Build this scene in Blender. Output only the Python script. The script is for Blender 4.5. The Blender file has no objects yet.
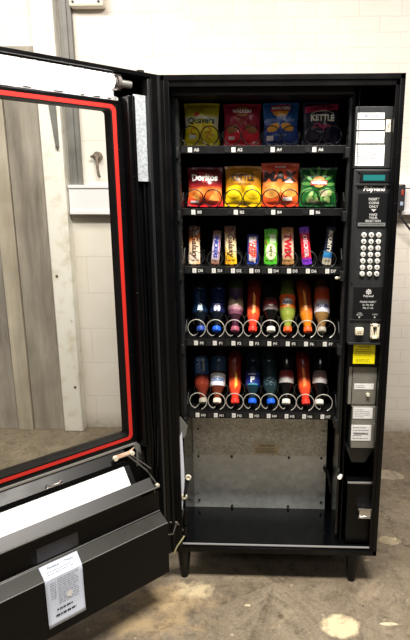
import bpy, bmesh, math, random
from mathutils import Vector, Matrix
random.seed(7)
C = bpy.context.scene.collection
PI = math.pi

# ------------------------------------------------------------------ materials
def lin(h):
    h = h.lstrip('#'); out = []
    for i in (0, 2, 4):
        c = int(h[i:i+2], 16)/255
        out.append(c/12.92 if c <= .04045 else ((c+.055)/1.055)**2.4)
    return (*out, 1)
class NT:
    def __init__(s, name):
        s.m = bpy.data.materials.new(name); s.m.use_nodes = True
        s.t = s.m.node_tree; s.b = s.t.nodes['Principled BSDF']; s.out = s.t.nodes['Material Output']
    def n(s, typ, **kw):
        n = s.t.nodes.new(typ)
        for k, v in kw.items():
            if k in n.inputs: n.inputs[k].default_value = v
            else: setattr(n, k, v)
        return n
    def l(s, a, b): s.t.links.new(a, b)
    def math(s, op, a, b=None, c=None, clamp=False):
        n = s.n('ShaderNodeMath', operation=op); n.use_clamp = clamp
        for i, v in enumerate((a, b, c)):
            if v is None: continue
            if isinstance(v, (int, float)): n.inputs[i].default_value = v
            else: s.l(v, n.inputs[i])
        return n.outputs[0]
    def mix(s, f, a, b, mode='MIX'):
        n = s.n('ShaderNodeMix', data_type='RGBA', blend_type=mode)
        for i, v in ((0, f), (6, a), (7, b)):
            if isinstance(v, (int, float, tuple)): n.inputs[i].default_value = v
            else: s.l(v, n.inputs[i])
        return n.outputs[2]
    def ramp(s, f, stops, interp='LINEAR'):
        n = s.n('ShaderNodeValToRGB'); e = n.color_ramp.elements; n.color_ramp.interpolation = interp
        while len(e) < len(stops): e.new(.5)
        for el, (p, c) in zip(e, stops): el.position = p; el.color = lin(c) if isinstance(c, str) else c
        s.l(f, n.inputs[0]); return n.outputs[0]
    def bump(s, h, strength, dist=.002):
        n = s.n('ShaderNodeBump', Strength=strength, Distance=dist); s.l(h, n.inputs['Height']); s.l(n.outputs[0], s.b.inputs['Normal'])
MATS = {}
def mat(name, col, rough=.5, metal=0, noise=0, nscale=30, bump=0, spec=.5, coat=0, emit=0):
    if name in MATS: return MATS[name]
    t = NT(name); b = t.b
    b.inputs['Base Color'].default_value = lin(col); b.inputs['Roughness'].default_value = rough
    b.inputs['Metallic'].default_value = metal; b.inputs['Specular IOR Level'].default_value = spec; b.inputs['Coat Weight'].default_value = coat
    co = t.n('ShaderNodeTexCoord')
    nz = t.n('ShaderNodeTexNoise', Scale=nscale, Detail=5); t.l(co.outputs['Object'], nz.inputs['Vector'])
    if noise:
        c = lin(col); lo = tuple(x*(1-noise) for x in c[:3])+(1,); hi = tuple(min(1, x*(1+noise)) for x in c[:3])+(1,)
        t.l(t.ramp(nz.outputs[0], [(.3, lo), (.7, hi)]), b.inputs['Base Color'])
        t.l(t.math('MULTIPLY_ADD', nz.outputs[0], .25, max(0, rough-.12)), b.inputs['Roughness'])
    if bump: t.bump(nz.outputs[0], bump)
    if emit:
        b.inputs['Emission Color'].default_value = lin(col); b.inputs['Emission Strength'].default_value = emit
    MATS[name] = t.m; return t.m
def packmat(name, h, stops, amp=.08, ns=14, rough=.28, xs=0, bump=.5):
    t = NT(name); co = t.n('ShaderNodeTexCoord'); sp = t.n('ShaderNodeSeparateXYZ'); t.l(co.outputs['Object'], sp.inputs[0])
    nz = t.n('ShaderNodeTexNoise', Scale=ns, Detail=3); t.l(co.outputs['Object'], nz.inputs['Vector'])
    f = t.math('MULTIPLY', sp.outputs[2], 1/h)
    f = t.math('ADD', f, t.math('MULTIPLY', t.math('SUBTRACT', nz.outputs[0], .5), amp*2))
    if xs: f = t.math('ADD', f, t.math('MULTIPLY', sp.outputs[0], xs))
    t.l(t.ramp(f, stops), t.b.inputs['Base Color']); t.b.inputs['Roughness'].default_value = rough
    n2 = t.n('ShaderNodeTexNoise', Scale=55, Detail=2); t.l(co.outputs['Object'], n2.inputs['Vector'])
    t.bump(n2.outputs[0], bump, .004); return t.m

BLACK = mat('black_powder_coat', '#060607', .33, 0, .25, 12, .03, .22)
BLACKG = mat('black_gloss_enamel', '#060709', .14, 0, .25, 8, .02, .4)
BLACKM = mat('black_matt_liner', '#060607', .5, 0, .2, 10, 0, .3)
DARK = mat('dark_grey_enamel', '#1c1d1e', .4, 0, .15, 15)
PANEL = mat('charcoal_moulded_plastic', '#242627', .5, 0, .08, 60, .05)
PLATE = mat('dark_printed_plate', '#131416', .35)
RED = mat('red_rubber_gasket', '#cf2a22', .45)
TRIM = mat('pale_aluminium_trim', '#b5b5b2', .35, .7)
CHROME = mat('bright_chrome', '#d5d5d5', .18, 1)
STEEL = mat('plain_steel', '#8e8d88', .38, .8, .15, 25)
WIRE = mat('silver_spiral_wire', '#e0ddd2', .35, .55)
BWIRE = mat('black_spiral_wire', '#101012', .3, .2)
GWIRE = mat('grey_spiral_wire', '#5c5d5c', .3, .8)
WHITE = mat('white_plastic', '#eeeeec', .4)
CREAM = mat('cream_plastic', '#e6dfc6', .4)
PAPER = mat('white_paper', '#d9e2f4', .8, 0, .03, 20)
CARD = mat('white_card', '#f0f0ee', .6, 0, .03, 40)
INK = mat('dark_ink', '#2b2c33', .6)
INKG = mat('grey_ink', '#8c909a', .7)
INKW = mat('white_ink', '#f2f2f0', .5)
YEL = mat('yellow_sticker', '#f6ea0c', .45)
DUN = mat('grey_painted_steel', '#85837a', .45, .2, .1, 30)

def galvanised(name='galvanised_sheet', a0='#bebdb5', a1='#ecebe4', sc=120, k=.7):
    t = NT(name); co = t.n('ShaderNodeTexCoord')
    v = t.n('ShaderNodeTexVoronoi', Scale=sc); t.l(co.outputs['Object'], v.inputs['Vector'])
    nz = t.n('ShaderNodeTexNoise', Scale=9, Detail=6, Roughness=.7); t.l(co.outputs['Object'], nz.inputs['Vector'])
    vc = t.n('ShaderNodeRGBToBW'); t.l(v.outputs['Color'], vc.inputs[0])
    a = t.ramp(vc.outputs[0], [(.2, a0), (.8, a1)]); b = t.ramp(nz.outputs[0], [(.3, '#cccdc8'), (.65, '#ffffff')])
    t.l(t.mix(k, a, b, 'MULTIPLY'), t.b.inputs['Base Color']); t.b.inputs['Metallic'].default_value = .35
    t.l(t.math('MULTIPLY_ADD', vc.outputs[0], .2, .36), t.b.inputs['Roughness']); return t.m
GALV = galvanised(); GALVS = galvanised('smooth_galvanised_sheet', '#e2e7e5', '#f8fbfa', 45, .6)
def pane_mat():
    t = NT('clear_window_glass'); tr = t.n('ShaderNodeBsdfTransparent', Color=(.93, .94, .93, 1)); g = t.n('ShaderNodeBsdfGlossy', Roughness=.02)
    fr = t.n('ShaderNodeFresnel', IOR=1.3); mx = t.n('ShaderNodeMixShader')
    t.l(fr.outputs[0], mx.inputs[0]); t.l(tr.outputs[0], mx.inputs[1]); t.l(g.outputs[0], mx.inputs[2]); t.l(mx.outputs[0], t.out.inputs[0]); return t.m
GLASS = pane_mat()
def clear_plastic():
    t = NT('smoky_clear_plastic'); tr = t.n('ShaderNodeBsdfTransparent', Color=(.5, .52, .5, 1)); g = t.n('ShaderNodeBsdfGlossy', Roughness=.15)
    mx = t.n('ShaderNodeMixShader', Fac=.22); t.l(tr.outputs[0], mx.inputs[1]); t.l(g.outputs[0], mx.inputs[2]); t.l(mx.outputs[0], t.out.inputs[0]); return t.m
SMOKY = clear_plastic()

# ------------------------------------------------------------------ mesh helpers
def NB(): return bmesh.new()
def box(bm, x0, x1, y0, y1, z0, z1, bev=0):
    g = bmesh.ops.create_cube(bm, size=1)
    for v in g['verts']:
        v.co = Vector(((x0+x1)/2+v.co.x*(x1-x0), (y0+y1)/2+v.co.y*(y1-y0), (z0+z1)/2+v.co.z*(z1-z0)))
    if bev:
        es = {e for v in g['verts'] for e in v.link_edges}
        bmesh.ops.bevel(bm, geom=list(es), offset=bev, segments=2, affect='EDGES', profile=.5)
    return bm
def prism(bm, prof, u0, u1):
    """closed (v,z) outline run from u0 to u1 along x"""
    a = [bm.verts.new((u0, v, z)) for v, z in prof]; b = [bm.verts.new((u1, v, z)) for v, z in prof]; n = len(prof)
    bm.faces.new(a); bm.faces.new(b[::-1])
    for i in range(n): bm.faces.new((a[i], b[i], b[(i+1) % n], a[(i+1) % n]))
    return bm
def plate(bm, poly, y0, y1):
    """closed (x,z) outline with thickness y0..y1"""
    a = [bm.verts.new((x, y0, z)) for x, z in poly]; b = [bm.verts.new((x, y1, z)) for x, z in poly]; n = len(poly)
    bm.faces.new(a); bm.faces.new(b[::-1])
    for i in range(n): bm.faces.new((a[i], b[i], b[(i+1) % n], a[(i+1) % n]))
    return bm
def tube(bm, pts, r, n=8, closed=False):
    pts = [Vector(p) for p in pts]; rings = []; N = len(pts); up = None
    for i, p in enumerate(pts):
        d = (pts[(i+1) % N] - pts[i-1]) if closed else pts[min(i+1, N-1)] - pts[max(i-1, 0)]
        d.normalize()
        if up is None: up = d.orthogonal().normalized()
        up = (up - d*up.dot(d)); up = up.normalized() if up.length > 1e-6 else d.orthogonal().normalized()
        s = d.cross(up)
        rings.append([bm.verts.new(p + (up*math.cos(a)+s*math.sin(a))*r) for a in (2*PI*k/n for k in range(n))])
    for i in range(N if closed else N-1):
        A, B = rings[i], rings[(i+1) % N]
        for k in range(n): bm.faces.new((A[k], A[(k+1) % n], B[(k+1) % n], B[k]))
    if not closed: bm.faces.new(rings[0][::-1]); bm.faces.new(rings[-1])
    return bm
def lathe(bm, prof, n=32, M=None, cap=True):
    rings = []
    for r, z in prof:
        rings.append([bm.verts.new((r*math.cos(2*PI*k/n), r*math.sin(2*PI*k/n), z)) for k in range(n)])
    for A, B in zip(rings, rings[1:]):
        for k in range(n): bm.faces.new((A[k], A[(k+1) % n], B[(k+1) % n], B[k]))
    if cap: bm.faces.new(rings[0][::-1]); bm.faces.new(rings[-1])
    if M is not None: bmesh.ops.transform(bm, matrix=M, verts=[v for R in rings for v in R])
    return bm
def cyl(bm, p0, p1, r, n=20, r2=None):
    p0, p1 = Vector(p0), Vector(p1); d = p1-p0; q = Vector((0, 0, 1)).rotation_difference(d).to_matrix().to_4x4()
    return lathe(bm, [(r, 0), (r if r2 is None else r2, d.length)], n, Matrix.Translation(p0) @ q)
def smooth_mesh(me, ang=.36):
    bm = bmesh.new(); bm.from_mesh(me)
    for f in bm.faces: f.smooth = True
    for e in bm.edges:
        if len(e.link_faces) == 2 and e.calc_face_angle(0) > ang: e.smooth = False
    bm.to_mesh(me); bm.free()
def obj(name, bm, m, parent=None, smooth=True, loc=None, label=None, recalc=True):
    if recalc: bmesh.ops.recalc_face_normals(bm, faces=bm.faces)
    me = bpy.data.meshes.new(name); bm.to_mesh(me); bm.free(); me.materials.append(m)
    if smooth: smooth_mesh(me)
    o = bpy.data.objects.new(name, me); C.objects.link(o)
    if parent: o.parent = parent
    if loc: o.location = loc
    if label: o['label'] = label
    return o
def tag(o, label, cat, group=None):
    o['label'] = label; o['category'] = cat
    if group: o['group'] = group
    return o
def thing(name, label, cat, loc=(0, 0, 0), rot=(0, 0, 0), group=None):
    o = bpy.data.objects.new(name, None); o.empty_display_size = .05; C.objects.link(o); o.location = loc; o.rotation_euler = rot
    return tag(o, label, cat, group)
def struct(o): o['kind'] = 'structure'; return o
def shift(bm, d): bmesh.ops.translate(bm, vec=Vector(d), verts=bm.verts); return bm

# flat 2-D artwork (x right, y up), later laid onto a surface by a mapping function
def text2d(s, size, bold=0, shear=0, sx=1, rot=0, cx=0, cy=0, space=1):
    cu = bpy.data.curves.new('t', 'FONT'); cu.body = s; cu.size = size; cu.offset = bold; cu.shear = shear
    cu.align_x = 'CENTER'; cu.align_y = 'CENTER'; cu.resolution_u = 3; cu.space_character = space
    o = bpy.data.objects.new('t', cu); me = bpy.data.meshes.new_from_object(o)
    bm = NB(); bm.from_mesh(me); bpy.data.objects.remove(o); bpy.data.curves.remove(cu); bpy.data.meshes.remove(me)
    if bm.verts:
        xs = [v.co.x for v in bm.verts]; ys = [v.co.y for v in bm.verts]; mx, my = (min(xs)+max(xs))/2, (min(ys)+max(ys))/2
        for v in bm.verts:
            x, y = (v.co.x-mx)*sx, v.co.y-my
            v.co = Vector((x*math.cos(rot)-y*math.sin(rot)+cx, x*math.sin(rot)+y*math.cos(rot)+cy, 0))
    return bm
def poly2d(pts):
    bm = NB(); bm.faces.new([bm.verts.new((x, y, 0)) for x, y in pts]); return bm
def ell2d(cx, cy, rx, ry, n=24, rot=0, jag=0):
    pts = []
    for k in range(n):
        a = 2*PI*k/n; q = 1+jag*(1 if k % 2 else -1); x, y = rx*q*math.cos(a), ry*q*math.sin(a)
        pts.append((cx+x*math.cos(rot)-y*math.sin(rot), cy+x*math.sin(rot)+y*math.cos(rot)))
    return poly2d(pts)
def ring2d(cx, cy, rx, ry, w, a0=0, a1=2*PI, n=28):
    bm = NB(); A = []; B = []
    for k in range(n+1):
        a = a0+(a1-a0)*k/n
        A.append(bm.verts.new((cx+rx*math.cos(a), cy+ry*math.sin(a), 0))); B.append(bm.verts.new((cx+(rx-w)*math.cos(a), cy+(ry-w)*math.sin(a), 0)))
    for k in range(n): bm.faces.new((A[k], A[k+1], B[k+1], B[k]))
    return bm
def rect2d(x0, x1, y0, y1): return poly2d([(x0, y0), (x1, y0), (x1, y1), (x0, y1)])
def join2d(*bms):
    out = NB()
    for b in bms:
        me = bpy.data.meshes.new('j'); b.to_mesh(me); out.from_mesh(me); b.free(); bpy.data.meshes.remove(me)
    return out
def dense(bm, L):
    bmesh.ops.triangulate(bm, faces=bm.faces)
    for _ in range(7):
        es = [e for e in bm.edges if e.calc_length() > L]
        if not es: break
        bmesh.ops.subdivide_edges(bm, edges=es, cuts=1); bmesh.ops.triangulate(bm, faces=[f for f in bm.faces if len(f.verts) > 3])
    return bm
def lay(name, bm, m, parent, fn, L=.006, label=None):
    dense(bm, L)
    for v in bm.verts: v.co = Vector(fn(v.co.x, v.co.y))
    return obj(name, bm, m, parent, label=label, smooth=True, recalc=False)
def flat(name, bm, m, parent, y, label=None):
    """artwork in the x-z plane at depth y"""
    for v in bm.verts: v.co = Vector((v.co.x, y, v.co.y))
    return obj(name, bm, m, parent, smooth=False, label=label)
def lines2d(x0, x1, z0, z1, n, th=.35, seed=1, lo=.5):
    rr = random.Random(seed); bs = []; st = (z1-z0)/n
    for k in range(n):
        z = z1-(k+.5)*st; x = x0
        xe = x0+(x1-x0)*rr.uniform(lo, 1)
        while x < xe:
            w = rr.uniform(.004, .013); bs.append(rect2d(x, min(x+w, xe), z-st*th/2, z+st*th/2)); x += w+.0022
    return join2d(*bs)

# ------------------------------------------------------------------ room
WY = 1.40
def wall_mat():
    t = NT('white_painted_masonry'); g = t.n('ShaderNodeNewGeometry'); sp = t.n('ShaderNodeSeparateXYZ'); t.l(g.outputs['Position'], sp.inputs[0])
    cb = t.n('ShaderNodeCombineXYZ'); t.l(sp.outputs[0], cb.inputs[0]); t.l(sp.outputs[2], cb.inputs[1])
    ws = t.n('ShaderNodeTexNoise', Scale=7, Detail=3); t.l(cb.outputs[0], ws.inputs['Vector'])
    off = t.n('ShaderNodeVectorMath', operation='MULTIPLY_ADD'); t.l(ws.outputs['Color'], off.inputs[0]); off.inputs[1].default_value = (.012, .012, 0); t.l(cb.outputs[0], off.inputs[2])
    def brick(w, h, m):
        b = t.n('ShaderNodeTexBrick', Scale=1); b.inputs['Brick Width'].default_value = w; b.inputs['Row Height'].default_value = h
        b.inputs['Mortar Size'].default_value = m; b.inputs['Mortar Smooth'].default_value = .4; b.inputs['Color1'].default_value = (.9, .9, .9, 1); b.inputs['Color2'].default_value = (1, 1, 1, 1)
        t.l(off.outputs[0], b.inputs['Vector']); return b
    A = brick(.45, .223, .004); B = brick(.228, .078, .0035)
    sel = t.math('GREATER_THAN', sp.outputs[0], -.52)
    fac = t.n('ShaderNodeMix', data_type='FLOAT'); t.l(sel, fac.inputs[0]); t.l(A.outputs['Fac'], fac.inputs[2]); t.l(B.outputs['Fac'], fac.inputs[3])
    col = t.mix(sel, A.outputs['Color'], B.outputs['Color'])
    n1 = t.n('ShaderNodeTexNoise', Scale=3.2, Detail=6, Roughness=.6); t.l(g.outputs['Position'], n1.inputs['Vector'])
    n2 = t.n('ShaderNodeTexNoise', Scale=26, Detail=5, Roughness=.7); t.l(g.outputs['Position'], n2.inputs['Vector'])
    base = t.ramp(n1.outputs[0], [(.3, '#e3dbce'), (.7, '#efe8de')])
    base = t.mix(.1, base, col, 'MULTIPLY')
    crack = t.math('MULTIPLY', fac.outputs[0], t.ramp(n2.outputs[0], [(.42, (0, 0, 0, 1)), (.62, (1, 1, 1, 1))]))
    base = t.mix(t.math('MULTIPLY', crack, .12), base, lin('#8c7c66'))
    # grime rising from the floor
    low = t.math('SUBTRACT', 1, t.math('MULTIPLY', sp.outputs[2], 9), clamp=True)
    base = t.mix(t.math('MULTIPLY', low, t.math('ADD', n2.outputs[0], .1)), base, lin('#8d7f6c'))
    spk = t.ramp(n2.outputs[0], [(.735, (0, 0, 0, 1)), (.76, (1, 1, 1, 1))])
    base = t.mix(t.math('MULTIPLY', spk, .5), base, lin('#7d6c58'))
    t.l(base, t.b.inputs['Base Color']); t.b.inputs['Roughness'].default_value = .6
    hgt = t.math('SUBTRACT', t.math('MULTIPLY', n2.outputs[0], .25), fac.outputs[0]); t.bump(hgt, .2, .002)
    return t.m
bm = box(NB(), -3.6, 3.0, WY, WY+.2, -.1, 3.4); struct(obj('wall_back', bm, wall_mat(), smooth=False))

def floor_mat():
    t = NT('worn_concrete_floor'); g = t.n('ShaderNodeNewGeometry'); P = g.outputs['Position']
    def noise(s, d=6, r=.6, dist=0):
        n = t.n('ShaderNodeTexNoise', Scale=s, Detail=d, Roughness=r, Distortion=dist); t.l(P, n.inputs['Vector']); return n.outputs[0]
    n1, n2, n3, n4 = noise(1.7, 8, .62), noise(9, 8, .7), noise(60, 5, .7), noise(4.2, 6, .65, .6)
    base = t.ramp(n1, [(.3, '#7e705e'), (.5, '#988a75'), (.7, '#b1a38c')])
    base = t.mix(.55, base, t.ramp(n2, [(.3, '#9b948b'), (.68, '#ffffff')]), 'MULTIPLY')
    base = t.mix(.35, base, t.ramp(n3, [(.35, '#868380'), (.6, '#ffffff')]), 'MULTIPLY')
    base = t.mix(.3, base, t.ramp(noise(170, 3, .6), [(.35, '#8c8a88'), (.6, '#ffffff')]), 'MULTIPLY')
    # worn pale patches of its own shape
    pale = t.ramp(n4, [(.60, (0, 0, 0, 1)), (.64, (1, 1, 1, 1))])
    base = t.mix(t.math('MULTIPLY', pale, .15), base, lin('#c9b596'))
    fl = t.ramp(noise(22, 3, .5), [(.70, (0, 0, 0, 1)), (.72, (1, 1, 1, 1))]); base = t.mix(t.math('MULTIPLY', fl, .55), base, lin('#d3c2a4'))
    def spot(x, y, rx, ry, col, k, ns=11, amp=.8, edge=.92):
        m = t.n('ShaderNodeVectorMath', operation='SUBTRACT'); t.l(P, m.inputs[0]); m.inputs[1].default_value = (x, y, 0)
        s = t.n('ShaderNodeVectorMath', operation='DIVIDE'); t.l(m.outputs[0], s.inputs[0]); s.inputs[1].default_value = (rx, ry, 1)
        ln = t.n('ShaderNodeVectorMath', operation='LENGTH'); t.l(s.outputs[0], ln.inputs[0])
        q = t.math('ADD', ln.outputs['Value'], t.math('MULTIPLY', t.math('SUBTRACT', noise(ns, 6, .65), .5), amp))
        f = t.ramp(q, [(edge, (1, 1, 1, 1)), (1.0, (0, 0, 0, 1))]); return t.math('MULTIPLY', f, k), lin(col)
    for a in ((.228, -.205, .072, .058, '#f0dcb4', .8, 30, .7, .8), (-.40, -.10, .20, .09, '#d2b688', .6, 14, 2.4, .2), (-.46, -.22, .24, .07, '#c9ae82', .5, 18, 2.6, .2), (-.30, -.05, .08, .05, '#e6d3ab', .6, 22, 2.2, .4), (.40, -.19, .035, .008, '#e6d6b4', .8, 20, .6),  # left spots: pale wear with the warm lit patch of floor painted in
              (-.1, -.12, .012, .006, '#e6d6b4', .8, 30, .5), (.02, -.17, .01, .012, '#5c4431', .6, 30, .5), (.62, .85, .10, .05, '#d9cbb0', .35, 13, 1.9), (.5, .28, .05, .03, '#d9c7a2', .4, 20, 1.6)):
        f, c = spot(*a); base = t.mix(f, base, c)
    # one long hairline crack
    sp = t.n('ShaderNodeSeparateXYZ'); t.l(P, sp.inputs[0])
    cx = t.math('ADD', t.math('MULTIPLY', t.math('SUBTRACT', noise(5, 5, .7), .5), .22), t.math('MULTIPLY_ADD', sp.outputs[1], -.16, .615))
    ck = t.math('ABSOLUTE', t.math('SUBTRACT', sp.outputs[0], cx)); ck = t.math('LESS_THAN', ck, .0028)
    base = t.mix(t.math('MULTIPLY', ck, .7), base, lin('#3d3327'))
    base = t.mix(.5, base, t.ramp(noise(16, 9, .8), [(.40, '#807a72'), (.5, '#ffffff')]), 'MULTIPLY')
    t.l(base, t.b.inputs['Base Color']); t.l(t.math('MULTIPLY_ADD', n2, .3, .42), t.b.inputs['Roughness'])
    t.bump(t.math('ADD', t.math('MULTIPLY', n2, .6), t.math('MULTIPLY', n3, .4)), .35, .004); return t.m
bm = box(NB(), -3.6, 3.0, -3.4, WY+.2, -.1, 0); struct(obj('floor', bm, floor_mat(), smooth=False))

# things along the wall
TRUNKW = mat('white_trunking_plastic', '#ece9ea', .4, 0, .04, 4)
bm = NB(); box(bm, -1.19, 2.2, WY-.055, WY-.001, 1.362, 1.51, .004); box(bm, -1.19, 2.2, WY-.062, WY-.001, 1.51, 1.53, .003); box(bm, -1.19, 2.2, WY-.062, WY-.001, 1.362, 1.385, .003)
for x in (-.2, .95): box(bm, x, x+.004, WY-.064, WY-.001, 1.360, 1.532)
t = thing('cable_trunking', 'long white horizontal cable trunking running along the wall behind the machine', 'trunking', (0, 0, 0))
obj('trunking_body', bm, TRUNKW, t)
def post_mat():
    t = NT('white_painted_timber'); co = t.n('ShaderNodeTexCoord'); n = t.n('ShaderNodeTexNoise', Scale=12, Detail=6); t.l(co.outputs['Object'], n.inputs['Vector'])
    b = t.ramp(n.outputs[0], [(.25, '#d8cdb6'), (.5, '#f1ede2')]); s = t.ramp(n.outputs[0], [(.72, (0, 0, 0, 1)), (.74, (1, 1, 1, 1))]); t.l(t.mix(t.math('MULTIPLY', s, .5), b, lin('#74614c')), t.b.inputs['Base Color'])
    t.b.inputs['Roughness'].default_value = .5; t.bump(n.outputs[0], .2); return t.m
POST = post_mat()
t = thing('timber_post', 'white painted timber post standing upright on the floor beside the grey boards', 'post', (-1.26, WY-.07, 0))
obj('post_body', box(NB(), -.062, .062, -.005, .068, 0, 3.2, .008), POST, t)
bm = NB()
for x, z in ((-.03, 1.0), (.03, .30)): cyl(bm, (x, -.008, z), (x, .0, z), .008, 10)
obj('screw_head', bm, mat('rusty_steel', '#6b5340', .6, .4), t)
GREYM = mat('grey_galvanised_strap', '#7d7b76', .55, .3, .2, 8)
t = thing('steel_strap', 'tapered grey metal strap hanging down on the white post', 'strap', (-1.232, WY-.078, 0))
obj('strap_blade', plate(NB(), [(-.045, 2.15), (.012, 2.15), (.016, 1.74), (.008, 1.715), (-.003, 1.74)], -.006, .002), GREYM, t)
obj('bolt', cyl(NB(), (.007, -.012, 1.735), (.007, -.006, 1.735), .009, 12), STEEL, t)
t = thing('conduit_channel', 'flat grey steel upright channel ending on top of the white trunking', 'channel', (-1.150, WY, 1.531))
bm = NB(); box(bm, -.035, .035, -.03, 0, 0, 1.7, .003); box(bm, -.012, .012, -.038, -.03, 0, 1.7, .002); obj('channel_body', bm, GREYM, t)
t = thing('junction_box', 'small white square junction box high on the white wall', 'junction box', (-1.02, WY, 2.46))
obj('box_body', box(NB(), -.095, .095, -.06, 0, 0, .17, .012), mat('aged_white_plastic', '#e4dccb', .45), t)
bm = NB()
for x in (-.07, .07):
    for z in (.022, .148): cyl(bm, (x, -.064, z), (x, -.058, z), .007, 12)
obj('screw', bm, INK, t)
RUST = mat('rusted_iron', '#85776a', .7, .3, .35, 40, .3)
t = thing('iron_hook', 'rusty round headed iron hook fixed to the wall above the trunking', 'hook', (-1.02, WY, 1.64))
bm = NB(); cyl(bm, (0, -.02, .05), (0, 0, .05), .027, 20); cyl(bm, (0, -.036, .05), (0, -.02, .05), .016, 20); obj('hook_plate', bm, RUST, t)
bm = NB(); tube(bm, [(0, -.034, .05), (.003, -.04, .02), (.005, -.042, -.02), (.007, -.036, -.055), (.007, -.02, -.065)], .008, 10); tube(bm, [(-.034, -.03, .045), (-.015, -.035, .055), (.0, -.034, .05)], .008, 8); obj('hook_arm', bm, RUST, t)

def board_mat(name, a, b, seed):
    t = NT(name); co = t.n('ShaderNodeTexCoord'); mp = t.n('ShaderNodeMapping'); mp.inputs['Scale'].default_value = (9, 9, 1.1); mp.inputs['Location'].default_value = (seed, seed*2, seed)
    t.l(co.outputs['Object'], mp.inputs[0]); n = t.n('ShaderNodeTexNoise', Scale=1, Detail=7, Roughness=.65); t.l(mp.outputs[0], n.inputs['Vector'])
    n2 = t.n('ShaderNodeTexNoise', Scale=5, Detail=5); t.l(co.outputs['Object'], n2.inputs['Vector'])
    c = t.mix(.5, t.ramp(n.outputs[0], [(.3, a), (.7, b)]), t.ramp(n2.outputs[0], [(.3, '#c2bcb2'), (.7, '#ffffff')]), 'MULTIPLY')
    t.l(c, t.b.inputs['Base Color']); t.b.inputs['Roughness'].default_value = .55; t.bump(n.outputs[0], .25); return t.m
for (x0, x1, y0, a, b, sd, lab) in ((-2.6, -1.63, .045, '#857d74', '#c4bcb0', 3, 'weathered grey board furthest left against the wall, partly out of the picture'),
        (-1.625, -1.53, .06, '#a09585', '#cfc5b2', 5, 'narrow pale tan weathered board standing between the two wider grey boards'),
        (-1.525, -1.323, .05, '#7b7369', '#bab1a3', 9, 'dark stained weathered board standing right next to the white post')):
    o = obj('weathered_board', box(NB(), 0, x1-x0, -.03, 0, 0, 2.27, .003), board_mat(lab[:12]+str(sd), a, b, sd), loc=(x0, WY-y0+.03, 0)); tag(o, lab, 'board', 'weathered boards against the wall')
t = thing('socket_outlet', 'small black plug unit with red switch on the white trunking right of the machine', 'socket', (.712, WY-.062, 1.385))
obj('socket_body', box(NB(), -.03, .02, -.05, 0, 0, .145, .007), mat('black_socket_plastic', '#2b2a2e', .4), t)
obj('rocker_switch', box(NB(), -.004, .010, -.055, -.049, .085, .115, .002), mat('red_switch', '#a33a35', .4), t)
obj('socket_sticker', box(NB(), -.006, .010, -.0515, -.049, .03, .05, .0005), mat('pale_blue_sticker', '#a8b4cc', .5), t)
o = obj('power_cable', tube(NB(), [(.71, WY-.09, 1.387), (.715, WY-.095, 1.350), (.77, WY-.085, 1.29), (.82, WY-.07, 1.235), (.90, WY-.05, 1.18), (1.02, WY-.03, 1.16)], .006, 8), mat('black_rubber', '#1c1c1e', .5))
tag(o, 'black power cable drooping from the plug unit to the right', 'cable')

# ------------------------------------------------------------------ vending machine
HX = .385
VM = thing('vending_machine', 'tall black snack and drink vending machine with its glass door swung open', 'vending machine')
bm = NB()
box(bm, -HX, -HX+.018, 0, .82, .13, 1.83, .002); box(bm, HX-.016, HX, 0, .82, .13, 1.83, .002)
box(bm, -HX, HX, 0, .82, 1.812, 1.83, .002); box(bm, -HX, HX, .80, .82, .13, 1.83, .002)
box(bm, -HX, HX, .0, .82, .128, .15, .002)
box(bm, -HX+.018, -HX+.032, .0, .03, .15, 1.812, .001); box(bm, HX-.028, HX-.016, .004, .03, .15, 1.812, .001)
box(bm, -HX+.018, HX-.016, .004, .03, 1.795, 1.812, .001)
obj('cabinet', bm, BLACK, VM)
bm = NB(); box(bm, -HX+.02, -.342, .035, .78, .15, 1.80); box(bm, .232, .240, .05, .78, .15, 1.80); obj('compartment_liner', bm, BLACKG, VM)
bm = NB(); box(bm, -.342, .232, .74, .78, .15, 1.80); box(bm, -.342, .232, .035, .74, 1.775, 1.80); obj('compartment_back', bm, BLACKM, VM)
bm = NB(); box(bm, -.342, .232, .50, .504, .64, 1.76)
obj('rear_duct_panel', bm, BLACKM, VM)
for s, x in ((0, -.342), (1, .224)):
    for y in (.055, .40):
        bm = NB(); box(bm, x, x+.008, y, y+.03, .60, 1.77)
        for k in range(46): box(bm, x-(.002 if s else -.007), x+(.001 if s else .010), y+.011, y+.019, .62+k*.025, .632+k*.025)
        obj('slotted_rail', bm, DARK, VM)
for x in (-.353, .300):
    for y in (.03, .74):
        bm = NB(); lathe(bm, [(.027, 0), (.026, -.02), (.016, -.118), (.014, -.130)], 20); obj('leg', bm, BLACK, VM, loc=(x, y, .13))
obj('floor_plate', box(NB(), -.35, .262, .02, .262, .15, .157, .001), BLACKG, VM)
obj('front_sill', box(NB(), -HX+.02, .368, .004, .012, .157, .1605, .0005), mat('polished_sill', '#b4b5b8', .3, .5), VM)
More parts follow.
